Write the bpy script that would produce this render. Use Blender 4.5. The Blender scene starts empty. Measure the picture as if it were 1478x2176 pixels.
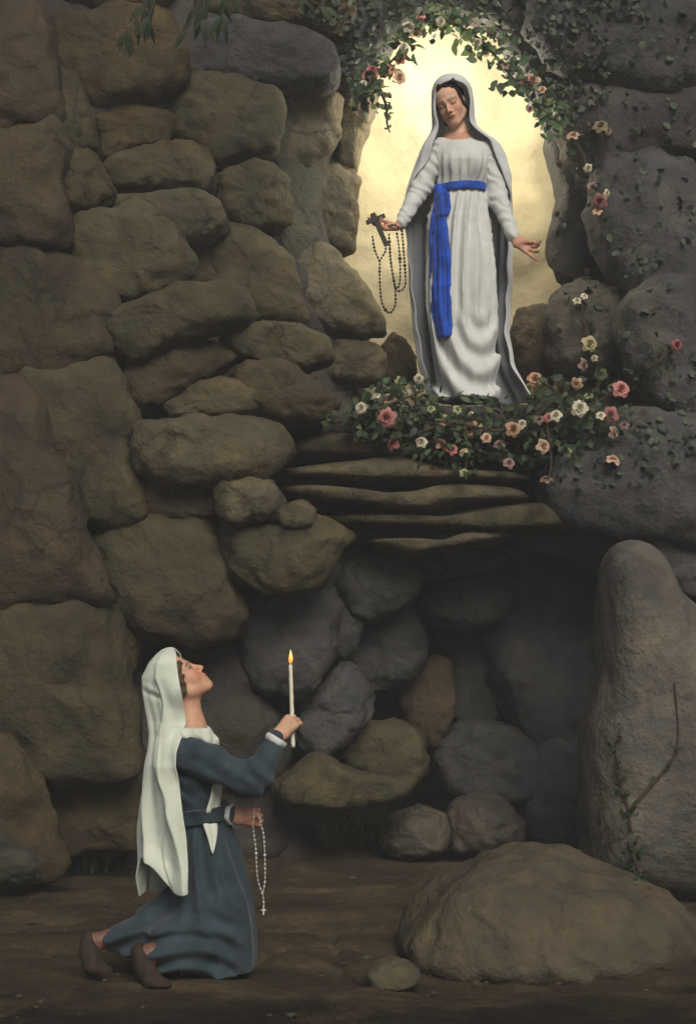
import bpy, math, random
import numpy as np
from mathutils import Vector, Matrix, noise

# ---------------------------------------------------------------- camera, world, light
scene = bpy.context.scene
F, CX, HZ, CAMH = 3402.0, 739.0, 1279.0, 1.376      # focal length and horizon, in photograph pixels
cam_d = bpy.data.cameras.new('camera')
cam = bpy.data.objects.new('camera', cam_d)
scene.collection.objects.link(cam)
cam.location = (0, 0, CAMH)
cam.rotation_euler = (math.radians(90), 0, 0)
cam_d.sensor_fit = 'VERTICAL'
cam_d.sensor_height = 36.0
cam_d.lens = 36.0 * F / 2176.0
cam_d.shift_y = 191.0 / 2176.0
cam_d.clip_end = 500
scene.camera = cam

SUN_EL, SUN_AZ = math.radians(39), math.radians(14)   # azimuth: right of the camera's back
world = bpy.data.worlds.new('World')
scene.world = world
world.use_nodes = True
wn = world.node_tree
bgn = wn.nodes['Background']
sky = wn.nodes.new('ShaderNodeTexSky')
sky.sky_type = 'NISHITA'
sky.sun_disc = False
sky.sun_elevation = SUN_EL
sky.sun_rotation = math.radians(180) - SUN_AZ
wn.links.new(sky.outputs[0], bgn.inputs[0])
bgn.inputs[1].default_value = 0.05

sun_d = bpy.data.lights.new('sun', 'SUN')
sun_d.energy = 3.6
sun_d.angle = math.radians(32)
sun_d.color = (1.0, 0.95, 0.86)
sun = bpy.data.objects.new('sun', sun_d)
scene.collection.objects.link(sun)
sdir = Vector((math.sin(SUN_AZ) * math.cos(SUN_EL), -math.cos(SUN_AZ) * math.cos(SUN_EL), math.sin(SUN_EL)))
sun.rotation_euler = sdir.to_track_quat('Z', 'Y').to_euler()
sun.location = (3, -3, 9)

vs = scene.view_settings
vs.view_transform = 'Standard'
vs.look = 'None'
vs.exposure = 0.0
vs.gamma = 1.0
vs.use_curve_mapping = False
scene.cycles.max_bounces = 5
scene.cycles.diffuse_bounces = 3
scene.cycles.glossy_bounces = 2
scene.cycles.transmission_bounces = 3
scene.cycles.use_adaptive_sampling = True
scene.cycles.adaptive_threshold = 0.045

# ---------------------------------------------------------------- helpers
C = scene.collection
RNG = random.Random(7)

def at(px, py, Y):
    """a point at depth Y metres that lies on the sight line through a photograph pixel"""
    return Vector(((px - CX) / F * Y, Y, CAMH + (HZ - py) / F * Y))

def link(o, parent=None):
    C.objects.link(o)
    if parent is not None:
        o.parent = parent
        bpy_loc = o.location.copy()
        o.location = bpy_loc - parent_origin(parent)
    return o

def parent_origin(p):
    v = Vector((0, 0, 0))
    while p is not None:
        v = v + p.location
        p = p.parent
    return v

def tag(o, label=None, cat=None, group=None, kind=None):
    if label: o['label'] = label
    if cat: o['category'] = cat
    if group: o['group'] = group
    if kind: o['kind'] = kind
    return o

def empty(name, loc):
    o = bpy.data.objects.new(name, None)
    o.location = loc
    C.objects.link(o)
    return o

def mesh_obj(name, verts, faces, mat, parent=None, origin=None, smooth=True, color=None):
    """verts in world space; origin becomes the object's own location"""
    v = np.asarray(verts, dtype=np.float64).reshape(-1, 3)
    if origin is None:
        origin = Vector(v.mean(axis=0))
    v = v - np.array(origin)
    me = bpy.data.meshes.new(name)
    if isinstance(faces, np.ndarray):
        faces = faces.tolist()
    me.from_pydata(v.tolist(), [], faces)
    if smooth:
        me.polygons.foreach_set('use_smooth', [True] * len(me.polygons))
    me.update()
    if mat is not None:
        me.materials.append(mat)
    o = bpy.data.objects.new(name, me)
    o.location = origin
    link(o, parent)
    if color is not None:
        o.color = (*color, 1)
    return o

def place(name, me, M, parent=None, color=None):
    """an object sharing mesh data, at a world matrix"""
    o = bpy.data.objects.new(name, me)
    C.objects.link(o)
    if parent is not None:
        o.parent = parent
        M = Matrix.Translation(-parent_origin(parent)) @ M
    o.matrix_local = M
    if color is not None:
        o.color = (*color, 1)
    return o

# ---------------------------------------------------------------- materials
def new_mat(name):
    m = bpy.data.materials.new(name)
    m.use_nodes = True
    nt = m.node_tree
    return m, nt, nt.nodes['Principled BSDF']

def nd(nt, t, **kw):
    n = nt.nodes.new(t)
    for k, v in kw.items():
        setattr(n, k, v)
    return n

def tex_noise(nt, vec, scale, detail=6, rough=.6, dist=0.0):
    n = nd(nt, 'ShaderNodeTexNoise')
    n.inputs['Scale'].default_value = scale
    n.inputs['Detail'].default_value = detail
    n.inputs['Roughness'].default_value = rough
    n.inputs['Distortion'].default_value = dist
    nt.links.new(vec, n.inputs['Vector'])
    return n

def ramp(nt, fac, stops):
    r = nd(nt, 'ShaderNodeValToRGB')
    el = r.color_ramp.elements
    while len(el) < len(stops):
        el.new(0.5)
    for e, (p, c) in zip(el, stops):
        e.position = p
        e.color = (*c, 1) if len(c) == 3 else c
    nt.links.new(fac, r.inputs[0])
    return r

def mixc(nt, a, b, fac, mode='MIX'):
    n = nd(nt, 'ShaderNodeMix', data_type='RGBA', blend_type=mode)
    for sock, v in ((n.inputs[6], a), (n.inputs[7], b), (n.inputs[0], fac)):
        if isinstance(v, (tuple, list)):
            sock.default_value = (*v, 1) if len(v) == 3 else v
        elif isinstance(v, (int, float)):
            sock.default_value = v
        else:
            nt.links.new(v, sock)
    return n.outputs[2]

def bump(nt, h, strength, dist, prev=None):
    b = nd(nt, 'ShaderNodeBump')
    b.inputs['Strength'].default_value = strength
    b.inputs['Distance'].default_value = dist
    nt.links.new(h, b.inputs['Height'])
    if prev is not None:
        nt.links.new(prev, b.inputs['Normal'])
    return b.outputs[0]

def rock_material(name, use_object_color=True, base=(.1, .08, .05), rough=.85, moss=.35, contrast=1.0, crackdark=1.0, relief=1.0):
    m, nt, p = new_mat(name)
    pos = nd(nt, 'ShaderNodeNewGeometry').outputs['Position']
    n1 = tex_noise(nt, pos, 2.2, 5, .62)
    n2 = tex_noise(nt, pos, 9.0, 5, .65)
    n3 = tex_noise(nt, pos, 34.0, 3, .65)
    n4 = tex_noise(nt, pos, 1.5, 3, .6)
    if use_object_color:
        basec = nd(nt, 'ShaderNodeObjectInfo').outputs['Color']
    else:
        basec = base
    r1 = ramp(nt, n1.outputs[0], [(.28, (.55, .52, .50)), (.5, (1, 1, 1)), (.74, (1.55, 1.45, 1.2))])
    c = mixc(nt, basec, r1.outputs[0], contrast, 'MULTIPLY')
    r2 = ramp(nt, n2.outputs[0], [(.3, (.66, .66, .68)), (.55, (1, 1, 1)), (.75, (1.25, 1.2, 1.1))])
    c = mixc(nt, c, r2.outputs[0], contrast, 'MULTIPLY')
    r4 = ramp(nt, n4.outputs[0], [(.5, (0, 0, 0)), (.68, (moss, moss, moss))])
    c = mixc(nt, c, (.052, .056, .026), r4.outputs[0])
    nt.links.new(c, p.inputs['Base Color'])
    p.inputs['Roughness'].default_value = rough
    p.inputs['Specular IOR Level'].default_value = .3
    vo = nd(nt, 'ShaderNodeTexVoronoi', feature='DISTANCE_TO_EDGE')
    vo.inputs['Scale'].default_value = 3.1
    wv = mixc(nt, pos, n1.outputs[1], .35)
    nt.links.new(wv, vo.inputs['Vector'])
    cr = ramp(nt, vo.outputs[0], [(0.0, (0, 0, 0)), (.035, (1, 1, 1))])
    mk = ramp(nt, n4.outputs[0], [(.42, (1, 1, 1)), (.56, (0, 0, 0))])
    crm = mixc(nt, cr.outputs[0], (1, 1, 1), mk.outputs[0])
    c = mixc(nt, c, mixc(nt, (.45, .42, .40), (1, 1, 1), crm), crackdark, 'MULTIPLY')
    nt.links.new(c, p.inputs['Base Color'])
    b = bump(nt, n2.outputs[0], .6 * relief, .05)
    b = bump(nt, n3.outputs[0], .55 * relief, .014, b)
    nt.links.new(b, p.inputs['Normal'])
    return m

def cloth_material(name, col, rough=.85, var=.06, sheen=.2, col2=None, trans=0.0):
    m, nt, p = new_mat(name)
    pos = nd(nt, 'ShaderNodeNewGeometry').outputs['Position']
    n1 = tex_noise(nt, pos, 14, 5, .6, .4)
    n2 = tex_noise(nt, pos, 260, 2, .5)
    lo = tuple(x * (1 - var * 2) for x in col)
    hi = tuple(min(1, x * (1 + var)) for x in (col2 or col))
    r = ramp(nt, n1.outputs[0], [(.3, lo), (.7, hi)])
    nt.links.new(r.outputs[0], p.inputs['Base Color'])
    p.inputs['Roughness'].default_value = rough
    p.inputs['Specular IOR Level'].default_value = .2
    p.inputs['Sheen Weight'].default_value = sheen
    b = bump(nt, n1.outputs[0], .12, .012)
    b = bump(nt, n2.outputs[0], .3, .001, b)
    nt.links.new(b, p.inputs['Normal'])
    if trans:
        tr = nd(nt, 'ShaderNodeBsdfTranslucent')
        nt.links.new(r.outputs[0], tr.inputs[0])
        mx = nd(nt, 'ShaderNodeMixShader')
        mx.inputs[0].default_value = trans
        nt.links.new(p.outputs[0], mx.inputs[1])
        nt.links.new(tr.outputs[0], mx.inputs[2])
        nt.links.new(mx.outputs[0], nt.nodes['Material Output'].inputs[0])
    return m

def plain_material(name, col, rough=.6, objcol=False, var=.25, scale=30, sss=0, trans=0):
    m, nt, p = new_mat(name)
    tc = nd(nt, 'ShaderNodeTexCoord').outputs['Object']
    n1 = tex_noise(nt, tc, scale, 4, .6)
    r = ramp(nt, n1.outputs[0], [(.3, (1 - var,) * 3), (.7, (1 + var,) * 3)])
    basec = nd(nt, 'ShaderNodeObjectInfo').outputs['Color'] if objcol else col
    c = mixc(nt, basec, r.outputs[0], 1.0, 'MULTIPLY')
    nt.links.new(c, p.inputs['Base Color'])
    p.inputs['Roughness'].default_value = rough
    p.inputs['Specular IOR Level'].default_value = .3
    if sss:
        p.inputs['Subsurface Weight'].default_value = sss
        p.inputs['Subsurface Radius'].default_value = (.02, .01, .006)
        p.inputs['Subsurface Scale'].default_value = .3
    if trans:
        tr = nd(nt, 'ShaderNodeBsdfTranslucent')
        nt.links.new(c, tr.inputs[0])
        mx = nd(nt, 'ShaderNodeMixShader')
        mx.inputs[0].default_value = trans
        nt.links.new(p.outputs[0], mx.inputs[1])
        nt.links.new(tr.outputs[0], mx.inputs[2])
        nt.links.new(mx.outputs[0], nt.nodes['Material Output'].inputs[0])
    return m

def skin_material():
    m, nt, p = new_mat('skin')
    a = nd(nt, 'ShaderNodeVertexColor', layer_name='Col')
    pos = nd(nt, 'ShaderNodeNewGeometry').outputs['Position']
    n1 = tex_noise(nt, pos, 45, 5, .6)
    r = ramp(nt, n1.outputs[0], [(.3, (.88, .84, .82)), (.7, (1.08, 1.06, 1.05))])
    c = mixc(nt, a.outputs[0], r.outputs[0], 1.0, 'MULTIPLY')
    nt.links.new(c, p.inputs['Base Color'])
    p.inputs['Roughness'].default_value = .55
    p.inputs['Specular IOR Level'].default_value = .35
    p.inputs['Subsurface Weight'].default_value = .15
    p.inputs['Subsurface Radius'].default_value = (.012, .005, .003)
    p.inputs['Subsurface Scale'].default_value = .5
    return m

M_ROCK = rock_material('rock')
M_CLIFF = rock_material('cliff_rock', False, (.050, .043, .036), moss=.4)
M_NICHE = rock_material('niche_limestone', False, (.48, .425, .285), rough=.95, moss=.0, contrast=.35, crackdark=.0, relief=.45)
M_SKIN = skin_material()
M_LEAF = plain_material('leaf', (.04, .07, .03), .55, objcol=True, var=.35, scale=14, trans=.4)
M_PETAL = plain_material('petal', (.6, .3, .2), .6, objcol=True, var=.18, scale=40, trans=.25)
M_STEM = plain_material('woody_stem', (.05, .035, .02), .85, var=.4)
M_WHITE = cloth_material('white_wool', (.74, .74, .72), trans=.25)
M_GIRLVEIL = cloth_material('cream_linen', (.64, .67, .55), sheen=.2, trans=.1)
M_INNERSHADE = cloth_material('mantle_inner_shade', (.30, .31, .33), trans=.15)  # shadow inside the white mantle, painted as a grey inner face
M_DRESS = cloth_material('ivory_wool', (.55, .545, .505), var=.05)
M_BLUE = cloth_material('blue_silk', (.008, .060, .38), rough=.6, var=.25)
M_NAVY = cloth_material('faded_blue_wool', (.033, .050, .060), var=.22, sheen=.1)
M_BELT = cloth_material('dark_belt', (.018, .032, .038), var=.2)
M_BEADD = plain_material('dark_bead', (.025, .018, .012), .35)
M_BEADW = plain_material('pale_bead', (.62, .58, .50), .3)
M_WAX = plain_material('candle_wax', (.72, .66, .52), .5, sss=.2, var=.06)
M_HAIRL = plain_material('dark_hair', (.022, .014, .010), .55, var=.4)
M_HAIRG = plain_material('brown_hair', (.075, .05, .028), .6, var=.4)
M_SHOE = plain_material('worn_leather', (.030, .019, .011), .8, var=.5)

# ---------------------------------------------------------------- ground
def fbm(p, s, oct=4):
    return noise.fractal(Vector(p) * s, 1.0, 2.0, oct)

def build_ground():
    m, nt, p = new_mat('packed_earth')
    pos = nd(nt, 'ShaderNodeNewGeometry').outputs['Position']
    mp = nd(nt, 'ShaderNodeMapping')
    mp.inputs['Scale'].default_value = (.8, 1.25, 1)
    nt.links.new(pos, mp.inputs[0])
    n1 = tex_noise(nt, mp.outputs[0], 2.6, 8, .6, .8)
    n2 = tex_noise(nt, pos, 26, 6, .65)
    n3 = tex_noise(nt, pos, 140, 3, .6)
    c = ramp(nt, n1.outputs[0], [(.3, (.022, .016, .009)), (.5, (.050, .036, .020)), (.72, (.092, .066, .036))]).outputs[0]
    r2 = ramp(nt, n2.outputs[0], [(.3, (.6, .6, .6)), (.7, (1.3, 1.25, 1.15))])
    c = mixc(nt, c, r2.outputs[0], 1.0, 'MULTIPLY')
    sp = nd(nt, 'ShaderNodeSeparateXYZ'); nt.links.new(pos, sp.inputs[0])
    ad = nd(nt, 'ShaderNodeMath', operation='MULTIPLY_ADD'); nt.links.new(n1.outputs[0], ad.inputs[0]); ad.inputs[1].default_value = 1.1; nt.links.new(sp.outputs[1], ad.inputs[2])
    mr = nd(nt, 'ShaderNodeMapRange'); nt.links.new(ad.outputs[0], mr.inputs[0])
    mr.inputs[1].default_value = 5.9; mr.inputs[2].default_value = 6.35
    c = mixc(nt, mixc(nt, c, (.30, .27, .24), 1.0, 'MULTIPLY'), c, mr.outputs[0])  # foreground shade painted into the earth colour, with a ragged edge
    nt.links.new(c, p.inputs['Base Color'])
    p.inputs['Roughness'].default_value = .92
    p.inputs['Specular IOR Level'].default_value = .2
    b = bump(nt, n2.outputs[0], .7, .03)
    b = bump(nt, n3.outputs[0], .5, .006, b)
    nt.links.new(b, p.inputs['Normal'])
    xs = np.concatenate([np.linspace(-14, -3.1, 18), np.linspace(-3, 3, 231), np.linspace(3.1, 14, 18)])
    ys = np.concatenate([np.linspace(-14, 4.45, 24), np.linspace(4.5, 9, 200), np.linspace(9.1, 14, 16)])
    cracks = [[(560, 1958), (640, 1960), (700, 1966), (790, 1962), (880, 1975)], [(700, 1966), (660, 1985), (600, 2010), (545, 2038)],
              [(640, 2000), (720, 2005), (800, 2018)], [(20, 1935), (120, 1945), (240, 1940)], [(30, 2000), (110, 2010), (170, 2006)],
              [(600, 1885), (700, 1890), (840, 1884)], [(700, 1966), (720, 2040), (700, 2090)]]
    cr = []
    for line in cracks:
        w = [((px - CX) / F * (CAMH * F / (py - HZ)), CAMH * F / (py - HZ)) for px, py in line]
        cr += list(zip(w[:-1], w[1:]))
    verts = []
    for y in ys:
        for x in xs:
            z = 0.0
            if 3 < y < 11.5 and abs(x) < 4.5:
                z = .035 * fbm((x * .7, y * 1.5, 3), 1.6) + .012 * fbm((x, y, 9), 7) - .02
                for (a, b) in (cr if 5 < y < 8 else ()):
                    ax, ay = a; bx, by = b
                    L2 = (bx - ax) ** 2 + (by - ay) ** 2
                    t = max(0, min(1, ((x - ax) * (bx - ax) + (y - ay) * (by - ay)) / L2))
                    d = math.hypot(x - ax - t * (bx - ax), (y - ay - t * (by - ay)) * .8)
                    z -= .030 * math.exp(-(d / .022) ** 2)
            verts.append((x, y, z))
    nx = len(xs)
    faces = [(j * nx + i, j * nx + i + 1, (j + 1) * nx + i + 1, (j + 1) * nx + i) for j in range(len(ys) - 1) for i in range(nx - 1)]
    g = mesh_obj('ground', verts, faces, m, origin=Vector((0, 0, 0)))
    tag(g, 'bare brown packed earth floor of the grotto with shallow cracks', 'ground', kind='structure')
    return g
build_ground()

# ---------------------------------------------------------------- cliff
def smooth(a, b, x):
    t = max(0.0, min(1.0, (x - a) / (b - a)))
    return t * t * (3 - 2 * t)

def cliff_depth(x, z):
    left = 8.12 + .62 * (x + 1.74) / 1.64                       # the left wall runs back towards the niche
    right = 9.0 - .30 * smooth(1.3, 2.0, x)
    y = left + (right - left) * smooth(-.25, .35, x)
    y = max(7.7, y)
    v = noise.voronoi(Vector((x * 1.5, 0, z * 1.9)))[0]
    k = 1.0 if x < -2.0 or x > 2.1 or z > 4.9 else .25           # beyond the modelled stones the face is lumpy itself
    y -= .40 * k * min(v[1] - v[0], .6)
    y += .10 * fbm((x, 4.2, z), 1.6)
    # rock under the ledge, cut back towards the hollow below it
    led = smooth(-.5, -.2, x) * (1 - smooth(2.4, 2.46, z)) * smooth(1.45, 1.75, z)
    y += (8.55 - y) * led
    # grotto mouth under the ledge
    r = math.hypot((x - .66) / 1.06, (z - .60) / 1.02)
    y += (10.0 - y) * (1 - smooth(.60, 1.08, r))
    # niche behind the standing figure
    if z > 2.3:
        r = math.hypot((x - .66) / .76, (z - 3.55) / (1.24 if z > 3.55 else 1.5))
        y += 1.5 * (1 - smooth(.70, 1.08, r))
    return y

CLIFF_SURF = []
def build_cliff():
    xs = np.concatenate([np.linspace(-9, -3.2, 24), np.linspace(-3.1, 3.1, 130), np.linspace(3.2, 9, 24)])
    zs = np.concatenate([np.linspace(-.4, 5.2, 120), np.linspace(5.35, 9, 22)])
    verts = []
    for z in zs:
        for x in xs:
            verts.append((x, cliff_depth(x, z) - .28 * max(0, z - 5) ** 1.1, z))
    nx = len(xs)
    faces = [(j * nx + i, j * nx + i + 1, (j + 1) * nx + i + 1, (j + 1) * nx + i) for j in range(len(zs) - 1) for i in range(nx - 1)]
    CLIFF_SURF.append((verts, faces))
    o = mesh_obj('cliff_face', verts, faces, M_CLIFF, origin=Vector((0, 9, 0)))
    tag(o, 'dark rocky cliff face of the grotto built up of rounded stones', 'cliff', kind='structure')
    return o
cliff = build_cliff()

def catmull(poly, n):
    P = [Vector((a, b)) for a, b in poly]
    m = len(P)
    pts = []
    for i in range(m):
        p0, p1, p2, p3 = P[i - 1], P[i], P[(i + 1) % m], P[(i + 2) % m]
        for k in range(8):
            t = k / 8
            pts.append(.5 * ((2 * p1) + (-p0 + p2) * t + (2 * p0 - 5 * p1 + 4 * p2 - p3) * t * t + (-p0 + 3 * p1 - 3 * p2 + p3) * t ** 3))
    # resample by arc length
    L = [0]
    for i in range(len(pts)):
        L.append(L[-1] + (pts[(i + 1) % len(pts)] - pts[i]).length)
    out = []
    j = 0
    for k in range(n):
        s = L[-1] * k / n
        while L[j + 1] < s:
            j += 1
        f = (s - L[j]) / max(1e-9, L[j + 1] - L[j])
        out.append(pts[j].lerp(pts[(j + 1) % len(pts)], f))
    return out

def boulder_mesh(poly, Y, T, n=44, m=20, rough=1.0, grow=1.03, boxy=.62, lean=0.0, seed=0):
    """a closed rounded rock: outline ring at depth Y, thickness T each way"""
    ring = catmull(poly, n)
    c = sum(ring, Vector((0, 0))) / n
    ring = [c + (p - c) * grow for p in ring]
    w3 = [at(p.x, p.y, Y) for p in ring]
    c3 = sum(w3, Vector((0, 0, 0))) / n
    size = sum((p - c3).length for p in w3) / n
    verts = []
    so = Vector((seed * 3.7, seed * 1.9, seed * 5.3))
    for j in range(m + 1):
        ph = math.pi * j / m
        rad = math.sin(ph) ** boxy if 0 < j < m else 0
        dep = -T * math.copysign(abs(math.cos(ph)) ** .85, math.cos(ph))
        for i in range(n if 0 < j < m else 1):
            p = c3 + (w3[i] - c3) * rad
            p = Vector((p.x, p.y + dep, p.z))
            p.y += lean * (p.z - c3.z)
            d = (p - c3)
            dn = d.normalized()
            q = p + so
            h = .13 * size * fbm(q, 1.1 / max(size, .15), 3)
            h += .05 * size * fbm(q, 4.0 / max(size, .15), 4)
            v = noise.voronoi(q * (1.6 / max(size, .15)))[0]
            h += .10 * size * (min(v[1] - v[0], .5) - .25)
            h += .035 * size * (1 - 2 * abs(fbm(q + Vector((9, 2, 4)), 2.6 / max(size, .15), 3)))
            p = p + dn * h * rough
            verts.append(p)
    faces = []
    def idx(j, i):
        if j == 0: return 0
        if j == m: return 1 + (m - 1) * n
        return 1 + (j - 1) * n + i % n
    for j in range(m):
        for i in range(n):
            a, b, c_, d_ = idx(j, i), idx(j, i + 1), idx(j + 1, i + 1), idx(j + 1, i)
            if j == 0: faces.append((a, c_, d_))
            elif j == m - 1: faces.append((a, b, c_))
            else: faces.append((a, b, c_, d_))
    faces = [tuple(reversed(f)) for f in faces]
    return verts, faces, c3

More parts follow.
